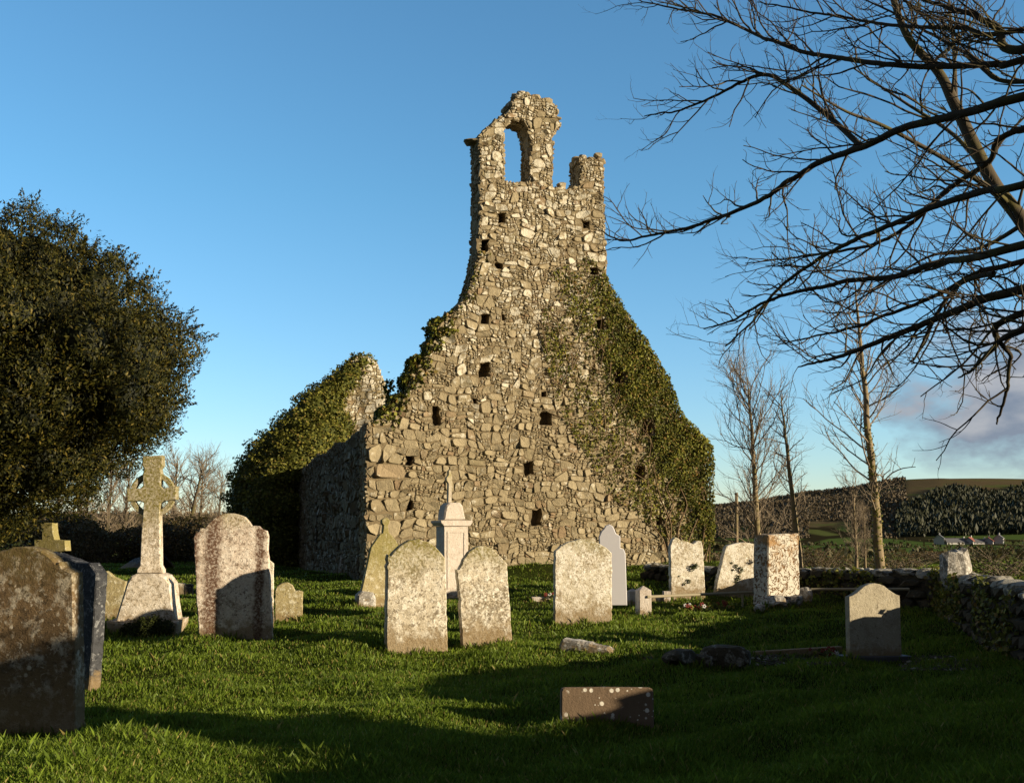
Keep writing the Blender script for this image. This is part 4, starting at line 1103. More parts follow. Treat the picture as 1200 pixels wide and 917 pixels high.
# gravel plot
g = np.random.default_rng(81); A = Acc()
for _ in range(1500):
    px, py = (g.uniform(1055, 1150), g.uniform(769, 786)) if g.uniform() < .55 else (g.uniform(872, 1000), g.uniform(768, 780))
    p = hit(px, py, 11); s_ = g.uniform(.02, .055); V, Fc = rock((s_, s_, s_ * .7), g, 1); A.add(V + np.array((p.x, p.y, p.z + s_ * .2)), Fc, (g.uniform(0, 1), g.uniform(0, .6), g.uniform(0, .8)))
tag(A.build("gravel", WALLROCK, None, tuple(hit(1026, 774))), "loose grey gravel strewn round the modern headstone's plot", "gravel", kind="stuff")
V = []
for x0, x1, py in ((880, 988, 768),):
    a, b = hit(x0, py), hit(x1, py); pl = Plane(a, math.atan2(b.y - a.y, b.x - a.x)); L_ = (b - a).length
    V, Fc = prism([(0, -.1), (L_, -.1), (L_, .05), (0, .05)], pl, 0, .10, .01); o = mesh("plot_kerb", V, Fc, DARKL, None, tuple(a)); fix_normals(o); tag(o, "long low stone edging behind the gravel of the modern plot", "kerb")

# ================================================================== BOUNDARY WALL (dry field stone)
g = np.random.default_rng(91)
WALL_LINE = [(5.2, -4.0, 1.62), (5.6, 2.0, 1.62), (5.9, 5.0, 1.52), (6.0, 6.3, 1.16), (6.05, 7.7, 1.10), (6.1, 8.5, 1.44), (6.2, 10.3, 1.38), (6.3, 11.9, 1.12), (6.45, 13.4, .88), (6.8, 15.0, .96), (7.5, 18.5, .95), (8.0, 20.3, .97), (6.6, 22.0, .93), (4.6, 24.2, .90), (3.4, 26.6, .90)]
WL = np.array(WALL_LINE)
def wall_at(u):
    L = np.linalg.norm(np.diff(WL[:, :2], axis=0), axis=1); cum = np.concatenate([[0], np.cumsum(L)])
    u = min(max(u, 0), cum[-1] - 1e-4); i = min(int(np.searchsorted(cum, u, 'right') - 1), len(L) - 1); f = (u - cum[i]) / L[i]
    p = WL[i] * (1 - f) + WL[i + 1] * f; t = (WL[i + 1] - WL[i])[:2] / L[i]
    return p, math.atan2(t[1], t[0]), cum[-1]
A = Acc(); total = wall_at(0)[2]; u = 0
for i in range(len(WL) - 1):                             # rubble heart of the wall
    a_, b_ = WL[i], WL[i + 1]; t = (b_ - a_)[:2]; t /= np.linalg.norm(t); n = np.array((-t[1], t[0])) * .17
    V = [(*(p_[:2] + sgn * n + t * e), z) for p_, e in ((a_, -.05), (b_, .05)) for sgn in (-1, 1) for z in (gz(p_[0], p_[1]) - .3, p_[2] - .10)]
    A.add(V, [(0, 1, 3, 2), (4, 6, 7, 5), (0, 4, 5, 1), (2, 3, 7, 6), (1, 5, 7, 3), (0, 2, 6, 4)], (.1, 0, .2))
for side_ in (-1, 1):
    for k in range(9):
        u = g.uniform(0, .3)
        while u < total:
            ln = g.uniform(.22, .55); p, a, _ = wall_at(u + ln / 2); z0 = gz(p[0], p[1]); H = p[2] - z0
            hh = .19; zc = z0 + hh * (k + .3)
            if zc < p[2] - .10:
                V, Fc = rock((ln * 1.12, .36, hh * g.uniform(1.0, 1.35)), g, 1, .6)
                n = np.array((-math.sin(a), math.cos(a))) * side_ * (.17 - .01 * k)
                A.add(rotz(V, a + g.normal(0, .08)) + np.array((p[0] + n[0], p[1] + n[1], zc)), Fc, (g.uniform(0, 1), g.uniform(-.4, .15), g.uniform(0, .8)))
            u += ln
u = 0
while u < total:                                         # uneven coping, pale with lichen on top
    ln = g.uniform(.2, .55); p, a, _ = wall_at(u + ln / 2); hh = g.uniform(.14, .26)
    V, Fc = rock((ln * 1.1, .52, hh), g, 2, .55)
    A.add(rotz(V, a + g.normal(0, .15)) + np.array((p[0], p[1], p[2] - .09 + g.normal(0, .018))), Fc, (g.uniform(.3, 1), g.uniform(.4, 1), g.uniform(0, .8))); u += ln
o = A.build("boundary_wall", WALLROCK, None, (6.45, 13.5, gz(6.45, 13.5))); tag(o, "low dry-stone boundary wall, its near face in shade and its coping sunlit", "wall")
C, N = [], []
for _ in range(9500):                                    # ivy and weeds rooted along the inner face
    u = g.uniform(8, total - 1); p, a, _ = wall_at(u); nrm = np.array((-math.sin(a), math.cos(a)))
    if math.sin(u * 1.7) + .6 * math.sin(u * 4.1 + 1) < -.55: continue
    z = gz(p[0], p[1]) + g.uniform(0, 1) ** 1.2 * (p[2] - gz(p[0], p[1])) * (.85 + .2 * math.sin(u * 2.9)); d = .22 + g.uniform(0, .14)
    C.append((p[0] + nrm[0] * d, p[1] + nrm[1] * d, z)); N.append((nrm[0], nrm[1], .3))
wall_ivy = (np.array(C), np.array(N))
o = leaf_mesh('ivy', wall_ivy[0], wall_ivy[1], g.uniform(.05, .10, len(wall_ivy[0])), IVY, g, None, (6.4, 14, .3), .8, .8); tag(o, 'straggling ivy and weeds on the shaded inner face of the boundary wall', 'ivy')
wp = gpt(1127, 18.6); V, Fc = rock((.52, .42, 1.2), np.random.default_rng(12), 3, .85); V = V @ np.array(Matrix.Rotation(R(-9), 3, 'Y')).T
o = mesh("standing_stone", V + np.array((wp.x, wp.y, wp.z + .55)), Fc, GREYS, None, tuple(wp)); tag(o, "rough upright stone leaning against the boundary wall, one edge sunlit", "stone")

# ================================================================== YEW
def yew():
    g = np.random.default_rng(101); base = Vector((-10.3, 21.0, 0)); base.z = gz(base.x, base.y)
    root = empty("yew_tree", tuple(base), "big dark yew tree with dense rounded crown at the graveyard's edge", "tree")
    T = Tubes()
    for k in range(4):
        a = k * 1.6; q = [(base.x + .25 * math.cos(a), base.y + .25 * math.sin(a), base.z - .2), (base.x + .3 * math.cos(a), base.y + .3 * math.sin(a), base.z + 1.2), (base.x + .9 * math.cos(a), base.y + .9 * math.sin(a), base.z + 3)]
        T.add(spline(q, 12), np.linspace(.34, .16, 12), 8)
    T.build("trunk", BARKD, root)
    L, core = [], []
    # outline of the crown from the photo side: right edge by height
    prof_z = [1.3, 1.6, 2.1, 2.4, 2.8, 3.4, 3.9, 4.8, 5.2, 5.7, 6.2, 6.7, 7.1]
    prof_x = [.5, .7, 1.1, 1.6, 2.3, 3.2, 3.85, 4.55, 4.5, 3.9, 3.15, 2.3, 1.1]
    T2 = Tubes()
    for k in range(150):
        z = g.uniform(1.75, 6.9); rad = np.interp(z, prof_z, prof_x); a = g.uniform(0, 2 * PI)
        R0 = g.uniform(.48, .98) * min(1, rad / 2.2 + .3)
        rr = max(rad - R0 * .95, .1) * g.uniform(.76, 1.0)
        c = np.array((base.x + math.cos(a) * rr, base.y + math.sin(a) * rr, base.z + z - .25))
        L.append((*c, R0 * .85, R0 * .85, R0 * 1.1))
        out = np.array((math.cos(a), math.sin(a), .35))
        for _ in range(4):                               # smaller sprays on each bough
            d = out * .6 + g.normal(0, .6, 3); d /= np.linalg.norm(d); r = R0 * g.uniform(.28, .5)
            L.append((*(c + d * R0 * .85), r, r, r * 1.2))
        if k % 4 == 0:
            q = [(base.x, base.y, base.z + max(1.2, z - 2)), (base.x + math.cos(a) * rr * .5, base.y + math.sin(a) * rr * .5, base.z + z - .7), tuple(c)]
            T2.add(spline(q, 8), np.linspace(.10, .03, 8), 5)
    T2.build("limbs", BARKD, root)
    I = []
    for z in np.linspace(2.3, 5.9, 8):
        rad = np.interp(z, prof_z, prof_x)
        for k in range(7):
            a = k * .9 + z; r_ = rad * g.uniform(.42, .55); q = min(.95, rad * .30); I.append((base.x + math.cos(a) * r_, base.y + math.sin(a) * r_, base.z + z - .25, q, q, q * .8))
    lumps_foliage("crown", L + I, 470, .085, YEW, g, root, up=(0, 0, .6), aspect=.36, spread=.34, shade=1.3, inner=.8)
    core_mesh("inner_growth", I + L[::5], YEW, root, .58)
    # upright wispy shoots breaking the outline
    C, N = [], []
    for l in L:
        for _ in range(2):
            d = np.array((l[0] - base.x, l[1] - base.y, (l[2] - base.z - 3.5) * .9)); d /= np.linalg.norm(d); d = d + g.normal(0, .25, 3); d[2] += .35; d /= np.linalg.norm(d)
            st = np.array(l[:3]) + d * l[3] * .9; n = 12
            for t in np.linspace(0, 1, n):
                for _ in range(2):
                    C.append(st + d * t * .36 + g.normal(0, .045 * (1.2 - t), 3)); N.append(d)
    C, N = np.array(C), np.array(N)
    t_ = np.stack([g.uniform(0, 1, len(C)), g.uniform(0, 1, len(C)), g.uniform(0, 1, len(C))], 1)
    leaf_mesh("shoots", C, g.normal(0, 1, (len(C), 3)), .085, YEW, g, root, None, .35, .4, t_, N)
yew()

# ================================================================== BARE TREES OVERHEAD
def overhanging_tree():
    g = np.random.default_rng(111); base = Vector((7.1, 5.75, 0)); base.z = gz(base.x, base.y)
    root = empty("ash_tree", tuple(base), "large bare tree whose long drooping limbs reach across the upper sky", "tree")
    T = Tubes()
    tr = spline([(7.1, 5.75, -.3), (7.0, 5.75, 1.5), (6.9, 5.75, 3.2), (6.95, 5.8, 5.2), (7.1, 5.9, 7.5), (7.3, 6.0, 10)], 26)
    T.add(tr, np.interp(np.linspace(0, 1, 26), [0, .1, .35, .7, 1], [.62, .46, .40, .26, .10]), 12); T.build("trunk", BARK, root)
    # (photo column, row, depth) along every main limb, from the frame edge inward; trunk height, thickness at the edge
    limbs = [
        (3.6, .060, [(1200, 338, 8.2), (1151, 351, 8.5), (1101, 374, 8.9), (1051, 396, 9.2), (1001, 416, 9.5), (965, 428, 9.8), (930, 436, 10)]),
        (3.9, .050, [(1200, 286, 8.0), (1141, 301, 8.5), (1101, 306, 9), (1051, 321, 9.4), (1001, 326, 9.8), (951, 336, 10.2), (900, 350, 10.6), (860, 372, 11), (825, 384, 11.3)]),
        (4.6, .055, [(1200, 113, 8.0), (1131, 133, 8.4), (1061, 150, 8.9), (1011, 173, 9.3), (956, 193, 9.8), (926, 213, 10), (890, 238, 10.4), (830, 261, 11), (785, 273, 11.4), (735, 281, 11.8), (708, 268, 12.1)]),
        (5.0, .042, [(1200, 70, 8.2), (1175, 76, 8.4), (1101, 80, 8.8), (1046, 78, 9.1), (1001, 73, 9.4), (951, 65, 9.8), (911, 50, 10.1), (875, 35, 10.5), (840, 22, 10.8), (790, 14, 11.2), (750, 6, 11.6)]),
        (5.4, .070, [(1205, 52, 8.0), (1165, 27, 8.3), (1110, 2, 8.6), (1040, -25, 9)]),
        (5.1, .030, [(1186, 38, 8.2), (1126, 35, 8.7), (1051, 35, 9.2), (1001, 30, 9.6), (940, 22, 10), (880, 12, 10.4)]),
        (4.2, .045, [(1200, 216, 7.9), (1166, 221, 8.2), (1101, 240, 8.7), (1051, 262, 9.1), (1001, 283, 9.5), (951, 308, 9.9), (905, 345, 10.2), (880, 380, 10.4), (845, 410, 10.6)]),
        (3.5, .045, [(1200, 366, 7.6), (1166, 401, 7.9), (1146, 420, 8.1), (1122, 436, 8.3)]),
        (4.4, .036, [(1200, 150, 8.3), (1160, 190, 8.6), (1115, 222, 9), (1078, 258, 9.4), (1030, 286, 9.8), (985, 297, 10.1), (930, 303, 10.5), (880, 310, 10.8)]),
        (3.8, .034, [(1200, 305, 8.6), (1150, 318, 9), (1100, 345, 9.4), (1050, 365, 9.8), (1010, 380, 10.2), (960, 392, 10.6), (915, 402, 11)]),
        (4.9, .034, [(1200, 95, 9), (1130, 60, 9.5), (1060, 20, 10), (1000, -10, 10.5)]),
        (4.7, .034, [(1011, 173, 9.3), (975, 140, 9.7), (930, 105, 10.1), (900, 88, 10.4), (880, 92, 10.6), (845, 110, 10.8), (800, 130, 11.1), (760, 137, 11.4)]),
        (3.4, .028, [(1200, 385, 7.3), (1180, 420, 7.5), (1170, 470, 7.6), (1160, 500, 7.7)]),
        (3.7, .026, [(1165, 320, 8.4), (1120, 335, 8.8), (1085, 390, 9.0), (1070, 420, 9.1)]),
    ]
    spec = [(.135, 1.05, .0115, 40, .13, 9, .10), (.125, .42, .0052, 40, .22, 6, .12), (.12, .15, .0037, 38, .3, 3, .25)]
    for th, r0, pts in limbs:
        P = [tuple(at(*q)) for q in pts]
        if pts[0][0] > 1180:
            k = int(np.argmin(np.abs(tr[:, 2] - th))); P = [tuple(tr[k] * .999)] + [tuple((np.array(tr[k]) * .45 + np.array(P[0]) * .55 + (0, 0, .12)))] + P
        n = 10 * len(P); Q = spline(P, n); Q += np.cumsum(g.normal(0, .0045, Q.shape), 0) * np.linspace(0, 1, n)[:, None]
        R_ = np.linspace(1, 0, n) ** .75 * r0 * .68 + .005
        if pts[0][0] > 1180: R_[:10] *= 1.2
        Tl = Tubes(); Tl.add(Q, R_, 7)
        s_ = 18 if pts[0][0] > 1180 else 4
        twigs(Tl, Q[s_:], R_[s_:], g, 0, spec)
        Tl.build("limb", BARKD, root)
overhanging_tree()
def evergreen_shrub():
    g = np.random.default_rng(115); c = Vector((7.25, 6.15, gz(7.25, 6.15))); L = []
    for _ in range(46):
        L.append((c.x + g.normal(0, .35), c.y + g.uniform(-.85, .05), c.z + g.uniform(.3, 2.7), .45, .5, .5))
    root = empty("holly_bush", tuple(c), "dense dark evergreen bush outside the wall, at the foot of the overhanging ash", "bush")
    lumps_foliage("foliage", L, 150, .09, IVY, g, root); core_mesh("inner_growth", L, IVY, root, .8)
    T = Tubes()
    for k in range(5): T.add(spline([(c.x + g.normal(0, .15), c.y + g.normal(0, .5), c.z - .1), (c.x, c.y + g.normal(0, .6), c.z + 1.0), (c.x + g.normal(0, .2), c.y + g.normal(0, .8), c.z + 2.3)], 8), np.linspace(.06, .02, 8), 5)
    T.build("stems", BARK, root)
evergreen_shrub()
def second_tree():
    g = np.random.default_rng(121); Y = 14.0; base = gpt(1395, Y)
    root = empty("leaning_ash_tree", tuple(base), "sunlit bare tree leaning behind the darker overhanging limbs, thin upright shoots", "tree")
    P = [tuple(base - Vector((0, 0, .3)))] + [tuple(at(*q)) for q in [(1340, 520, Y), (1262, 360, Y), (1200, 262, Y), (1163, 212, Y), (1120, 125, Y), (1100, 85, Y), (1062, 40, Y), (1040, -30, Y + .2), (1030, -110, Y + .3)]]
    Q = spline(P, 70); R_ = np.interp(np.linspace(0, 1, 70), [0, .3, .6, 1], [.22, .105, .07, .026])
    T = Tubes(); T.add(Q, R_, 9); T.build("trunk", BARK, root)
    T = Tubes(); spec = [(.40, 1.7, .022, 46, .22, 8, .22), (.16, .60, .008, 38, .30, 5, .15), (.14, .22, .005, 36, .25, 3, .2)]
    for q, r in (([(1120, 125, Y), (1118, 60, Y + .3), (1112, 0, Y + .5), (1108, -60, Y + .6)], .035), ([(1163, 212, Y), (1120, 160, Y + .6), (1060, 120, Y + .9), (1000, 80, Y + 1.2)], .04), ([(1185, 240, Y), (1130, 200, Y - .5), (1040, 150, Y - .8), (990, 130, Y - 1), (940, 100, Y - 1.2)], .04),
                 ([(1200, 262, Y), (1150, 290, Y + .4), (1090, 300, Y + .7), (1040, 330, Y + 1)], .035)):
        B = spline([tuple(at(*k)) for k in q], 24); rb = np.linspace(r, r * .25, 24); T.add(B, rb, 5); twigs(T, B, rb, g, 1, spec)
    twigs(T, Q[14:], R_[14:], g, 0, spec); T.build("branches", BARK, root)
second_tree()

# ================================================================== BARE TREES BEHIND THE WALL
def bare_tree(name, base, H, r0, g, label, cat="tree", group=None, lean=(0, 0), start=.25, spread=.3, ang=38, lift=.35, mats=(BARKP, TWIG), dens=1.0, tw=.010, curve=.0, ivy=False):
    root = empty(name, tuple(base), label, cat, group)
    n = 26; t = np.linspace(0, 1, n)
    P = np.stack([base.x + lean[0] * t + np.cumsum(g.normal(0, .012 * H / 8, n)), base.y + lean[1] * t, base.z - .2 + (H + .2) * t], 1)
    Rr = r0 * (1 - t) ** .8 + .012
    T = Tubes(); T.add(P, Rr, 7); T.build("trunk", mats[0], root)
    T = Tubes()
    spec = [(H * .024 / dens, H * spread, r0 * .19, ang, lift, 8, start), (H * .030 / dens, H * spread * .42, tw * 1.35, 36, lift, 5, .12), (H * .030 / dens, H * spread * .2, tw, 34, lift, 3, .15)]
    twigs(T, P, Rr, g, 0, spec); T.build("branches", mats[1], root)
    if ivy:
        u = g.uniform(0, .5, 500); C = np.stack([np.interp(u, t, P[:, k]) for k in range(3)], 1); D = g.normal(0, 1, (500, 3)) * (1, 1, .2); D /= np.linalg.norm(D, axis=1, keepdims=True)
        leaf_mesh("ivy", C + D * (np.interp(u, t, Rr) + .05)[:, None] * g.uniform(.6, 1.0, (500, 1)), D, .09, IVY, g, root)
    return root
g = np.random.default_rng(131)
GB = "bare trees beyond the boundary wall"
bare_tree("poplar_tree", gpt(1032, 34), 9.3, .15, g, "tall bare tree with ivied lower trunk rising behind the boundary wall under the overhanging limbs", group=GB, lean=(-.5, 0), start=.20, spread=.30, ang=58, lift=.15, dens=1.05, tw=.0085, ivy=True)
bare_tree("poplar_tree", gpt(892, 36), 6.3, .12, g, "bushy bare poplar with many upswept branches just beyond the tall square block", group=GB, lean=(-.25, 0), start=.08, spread=.50, ang=44, lift=.22, dens=1.05, tw=.0075)
bare_tree("poplar_tree", gpt(938, 35), 5.6, .10, g, "slim pale bare poplar between the bushy poplar and the tallest tree", group=GB, lean=(-.45, 0), start=.20, spread=.26, ang=55, lift=.12, dens=1.0, tw=.0075)
bare_tree("sapling", gpt(1004, 33), 2.6, .05, g, "small thin bare sapling beside the ivied trunk of the tallest tree", group=GB, start=.15, spread=.42, ang=30, lift=.2, tw=.008)
bare_tree("sapling", gpt(1015, 35), 1.9, .03, g, "knee-thin twiggy sapling between the small sapling and the ivied trunk", group=GB, start=.2, spread=.4, ang=30, lift=.3, tw=.007)
pp = gpt(863, 40); T = Tubes(); T.add([tuple(pp - Vector((0, 0, .3))), tuple(at(863, 577, 40))], [.075, .06], 8)
o = T.build("pole", BARKP, None, tuple(pp)); tag(o, "plain wooden pole standing beyond the lopsided headstone", "pole")
# trees on the far left side of the graveyard
GL = "bare trees behind the celtic cross"
labs = ["bare tree with crooked trunk partly hidden by the yew's lowest foliage", "thin bare tree directly above the slate headstone", "bare tree with dense twigs between the yew and the celtic cross", "bare slender tree just beside the celtic cross shaft on the yew's side",
        "dark ivied bare trunk seen through the cross ring's outer side", "bare tree with slanting trunk between the celtic cross and the pinkish headstone", "fan-shaped bare tree over the pinkish headstone's near shoulder", "pale twiggy bare tree nearest the ivy-smothered church ruin", "short bare tree low behind the yew's hanging foliage"]
for (px, d, H, r0, lean), lab in zip([(85, 52, 5.4, .12, .4), (102, 56, 6.2, .14, -.2), (122, 50, 6.6, .15, .2), (143, 54, 6.9, .16, .2), (199, 52, 7.2, .17, .2), (212, 50, 6.8, .16, .9), (231, 56, 7.2, .13, .1), (252, 60, 7.0, .12, .3), (66, 58, 5.8, .12, 0)], labs):
    bare_tree("bare_tree", gpt(px, d), H * .64, r0 * .8, g, lab, group=GL, lean=(lean, 0), start=.22, spread=.44, ang=46, lift=.18, mats=(BARK, TWIG), dens=1.0, tw=.009)

# ================================================================== BUSHES, HEDGE, SHED, FAR THINGS
BRAM = mat_leaf("bramble_leaf", (.055, .040, .017), (.14, .105, .04), (.17, .10, .035))
HEDG = mat_leaf("hedge_leaf", (.018, .018, .007), (.10, .085, .028), (.12, .08, .03))
def bush(px, d, w, h, label, mat, group, name="bush", n=9, size=.075):
    c = gpt(px, d); g_ = np.random.default_rng(int(px * 7 + d)); L = []
    for _ in range(n): L.append((c.x + g_.normal(0, w * .3), c.y + g_.normal(0, .4), c.z + h * g_.uniform(.25, .62), w * .26, w * .24, h * .38))
    root = empty(name, tuple(c), label, "bush", group)
    lumps_foliage("foliage", L, 210, size, mat, g_, root, aspect=.45, spread=.9)
    T = Tubes()
    for _ in range(60):
        a = g_.uniform(0, 2 * PI); e = g_.uniform(.4, .95); q = [(c.x + g_.normal(0, w * .2), c.y + g_.normal(0, .2), c.z - .05)]; q.append((q[0][0] + math.cos(a) * w * .2, q[0][1] + math.sin(a) * .3, c.z + h * e * .6)); q.append((q[0][0] + math.cos(a) * w * .42, q[0][1] + math.sin(a) * .5, c.z + h * e))
        T.add(spline(q, 7), np.linspace(.012, .005, 7), 3)
    T.build("stems", TWIG, root)
GBU = "scrub beyond the boundary wall"
bush(1183, 30, 2.6, .95, "dark scrubby bush beyond the upright stone, at the picture's edge", HEDG, GBU)
bush(1100, 44, 2.6, .42, "brown bramble bush beyond the wall near the upright stone", BRAM, GBU)
bush(1056, 38, 1.8, .40, "low brown bramble beside the tallest tree's foot, on its outer side", BRAM, GBU)
bush(985, 40, 1.8, .48, "brown bramble mound behind the sapling", BRAM, GBU)
bush(951, 38, 1.3, .8, "twiggy brown bush beside the tall square block, behind the wall", BRAM, GBU)
bush(868, 46, 1.6, .38, "brown dry scrub at the foot of the wooden pole", BRAM, GBU)
bush(843, 44, 1.0, .40, "small brown scrub patch seen between the church corner and the lopsided headstone", BRAM, GBU)
GHE = "undergrowth under the bare trees"
for px, d, w, h, lab in [(72, 44, 3.0, 1.9, "olive bush below the yew's hanging foliage"), (112, 42, 2.6, 1.7, "olive bush between the slate headstone and the shed roof"), (150, 46, 3.4, 1.6, "brown undergrowth behind the shed roof"), (196, 43, 2.4, 1.5, "brown-green hedge clump between the cross shaft and the pinkish headstone"), (222, 45, 2.6, 1.6, "olive hedge clump behind the pinkish headstone's near edge"), (258, 50, 4.5, 2.0, "dense hedge clump between the pinkish headstone and the church ivy"), (30, 46, 4.0, 2.2, "shadowy bush low behind the mottled dark headstone")]:
    bush(px, d, w, h, lab, BRAM if w < 3 else HEDG, GHE, size=.14)
# dark low roof glimpsed behind the cross
sp_ = gpt(146, 33); sh = empty("shed", tuple(sp_), "small low shed with dark pitched roof behind the celtic cross's pedestal", "shed")
pl = Plane(sp_, R(-12)); q = pl.pts([(126, 690), (163, 690), (163, 676), (128, 676)]); P = ccw(q); P[P[:, 1] < .4, 1] = -.2
V, Fc = prism(P, pl, 0, 2.4); mesh("walls", V, Fc, GREYS, sh)
e0, e1 = pl.uv(124, 677), pl.uv(164, 677); r0, r1 = pl.uv(132, 655), pl.uv(166, 648)
pts3 = [pl(e0[0], e0[1], -.15), pl(e1[0], e1[1], -.15), pl(r1[0], r1[1], 1.2), pl(r0[0], r0[1], 1.2), pl(e0[0], e0[1], 2.55), pl(e1[0], e1[1], 2.55)]
pts3 += [p_ - Vector((0, 0, .08)) for p_ in pts3]
mesh("roof", [tuple(p_) for p_ in pts3], [(0, 1, 2, 3), (3, 2, 5, 4), (6, 9, 8, 7), (9, 10, 11, 8), (0, 6, 7, 1), (4, 5, 11, 10), (0, 3, 9, 6), (3, 4, 10, 9), (1, 7, 8, 2), (2, 8, 11, 5)], SLATE, sh)
# low stones between cross and pinkish headstone
for px, py0, py1, w, mat_, lab in [(211, 683, 702, 12, LIMEB, "low sunlit stone between the celtic cross and the pinkish headstone"), (221, 684, 706, 9, SLATE, "low dark stone touching the pinkish headstone's near edge")]:
    p = gpt(px, 25); pl = Plane(p, R(4)); P = ccw(pl.pts([(px - w / 2, py1), (px + w / 2, py1), (px + w / 2, py0 + 1), (px + w * .2, py0), (px - w * .3, py0), (px - w / 2, py0 + 2)])); P[P[:, 1] < .1, 1] = -.15
    V, Fc = prism(densify(P, .08), pl, 0, .14, .01); o = mesh("low_gravestone", V, Fc, mat_, None, tuple(p)); fix_normals(o); tag(o, lab, "gravestone", "low stones far back")
# houses in the valley
WHT = mat_plain("white_render", (.42, .41, .39), (.50, .49, .47), 2, .8); ROOF = mat_plain("grey_slate_roof", (.10, .10, .11), (.16, .16, .17), 2, .7); ROOFR = mat_plain("red_tin_roof", (.25, .08, .05), (.32, .11, .07), 2, .7)
def house(px, w, d, h, rot, label, roof=ROOF, py=638):
    b_ = at(px, py, 780); b_.z = gz(b_.x, b_.y); h *= .62; root = empty("farm_house", tuple(b_), label, "house", "white houses in the valley")
    V = []; z = b_.z
    def T_(L): return (rotz(np.array(L, float), rot) + np.array((b_.x, b_.y, z)))
    x, y = w / 2, d / 2
    mesh("walls", T_([(-x, -y, -1), (x, -y, -1), (x, y, -1), (-x, y, -1), (-x, -y, h), (x, -y, h), (x, y, h), (-x, y, h), (-x, 0, h + d * .38), (x, 0, h + d * .38)]), [(0, 1, 5, 4), (1, 2, 6, 9, 5), (2, 3, 7, 6), (3, 0, 4, 8, 7)], WHT, root)
    o_ = .5; k = d * .38
    Q = [(-x - o_, -y - o_, h - .3), (x + o_, -y - o_, h - .3), (x + o_, 0, h + k + .15), (-x - o_, 0, h + k + .15), (-x - o_, y + o_, h - .3), (x + o_, y + o_, h - .3)]
    Q += [(a, b2, c - .25) for a, b2, c in Q]
    mesh("roof", T_(Q), [(0, 1, 2, 3), (3, 2, 5, 4), (0, 6, 7, 1), (4, 5, 11, 10), (0, 3, 9, 6), (3, 4, 10, 9), (1, 7, 8, 2), (2, 8, 11, 5), (6, 9, 8, 7), (9, 10, 11, 8)], roof, root)
    for sx in (-.28, .0, .28):
        q = [(w * sx - .6, -y - .03, h * .35), (w * sx + .6, -y - .03, h * .35), (w * sx + .6, -y - .03, h * .75), (w * sx - .6, -y - .03, h * .75)]
        mesh("window", T_(q), [(0, 1, 2, 3)], SLATE, root)
    c = [(a + x * .8, b2, cz) for a, b2, cz in [(-.5, -.4, h + k - .5), (.5, -.4, h + k - .5), (.5, .4, h + k - .5), (-.5, .4, h + k - .5), (-.5, -.4, h + k + 1.2), (.5, -.4, h + k + 1.2), (.5, .4, h + k + 1.2), (-.5, .4, h + k + 1.2)]]
    mesh("chimney", T_(c), [(0, 1, 5, 4), (1, 2, 6, 5), (2, 3, 7, 6), (3, 0, 4, 7), (4, 5, 6, 7)], WHT, root)
house(1101, 3.6, 7, 7.0, R(60), "tall narrow white house in the valley, nearest the tallest bare tree", ROOF)
house(1120, 16, 6, 3.0, R(8), "long low grey-roofed white house in the valley")
house(1137, 6, 6, 4.2, R(50), "small white house with red roof in the middle of the valley group", ROOFR)
house(1148, 10, 5, 2.6, R(5), "low white shed-like house beyond the red-roofed one", ROOF)
house(1159, 6, 6, 4.0, R(60), "small white house with red roof near the end of the valley group", ROOFR)
house(1171, 3.6, 6, 7.0, R(55), "tallest white house gable at the valley group's outer end")
# far woods on the hill
CON = mat_leaf("far_conifers", (.024, .029, .013), (.036, .040, .018), trans=0); BRW = mat_leaf("far_bare_woods", (.060, .046, .026), (.10, .075, .040), trans=0)
def woods(name, region, n, mat, label, hh, cone, seed):
    g = np.random.default_rng(seed); C, S_, T_ = [], [], []
    px = g.uniform(region[0], region[1], n * 6); d = region[2] + (region[3] - region[2]) * g.uniform(0, 1, n * 6)
    x = (px - 600) / F * d; z = ground_z(x, d); row = 625 - (z - 1.6) / d * F
    k = np.array([bool(region[4](p, r)) for p, r in zip(px, row)]); x, d, z, px, row = x[k][:n], d[k][:n], z[k][:n], px[k][:n], row[k][:n]
    m = len(x); patch = .5 + .5 * np.sin(x * .021 + 2 * np.sin(d * .006)) * np.sin(d * .013 + x * .004)
    h = hh * g.uniform(.45, 1.2, m) * (.7 + .5 * patch)
    N_ = 4
    C = np.repeat(np.stack([x, d, z + h * .38], 1), N_, 0) + g.normal(0, 1, (m * N_, 3)) * (np.repeat(h, N_)[:, None] * ((.10, .10, .22) if cone else (.28, .28, .20)))
    hs = np.repeat(h, N_) * g.uniform(.35, .95, m * N_)
    Nn = g.normal(0, 1, (m * N_, 3)) * (1, 1, .3); tv = np.clip(np.repeat(patch, N_) * .5 + g.uniform(0, .6, m * N_), 0, 1)
    o = leaf_mesh(name, C, Nn, hs, mat, g, None, (0, 0, 0), .42 if cone else .7, .2, np.stack([tv, g.uniform(0, .8, m * N_), tv], 1), np.tile((0, 0, 3 if cone else 1.2), (m * N_, 1)))
    return tag(o, label, "woods", kind="stuff")
def reg_con(px, row): return row > 574 + max(0, (1130 - px) * .28) + 6 * math.sin(px * .05) and row < 634 and px > 1048
def reg_brw(px, row): return (row < 631 and (px < 1075 or row > 612) and not (945 < px < 1003 and 600 < row < 640 and row > 611)) and not reg_con(px, row) and not (1060 < px < 1120 and row < 590)
woods("conifer_woodland", (1045, 1330, 900, 2100, reg_con), 16000, CON, "dark conifer plantation covering the far hillside above the white houses", 7.5, True, 7)
woods("bare_woodland", (800, 1080, 880, 2050, reg_brw), 15000, BRW, "brown leafless woods along the far ridge and lower slopes", 4.2, False, 8)
woods("bare_woodland", (-400, 700, 900, 2000, lambda px, row: True), 4000, BRW, "brown leafless woods on the distant rise beyond the far graveyard side", 7, False, 9)
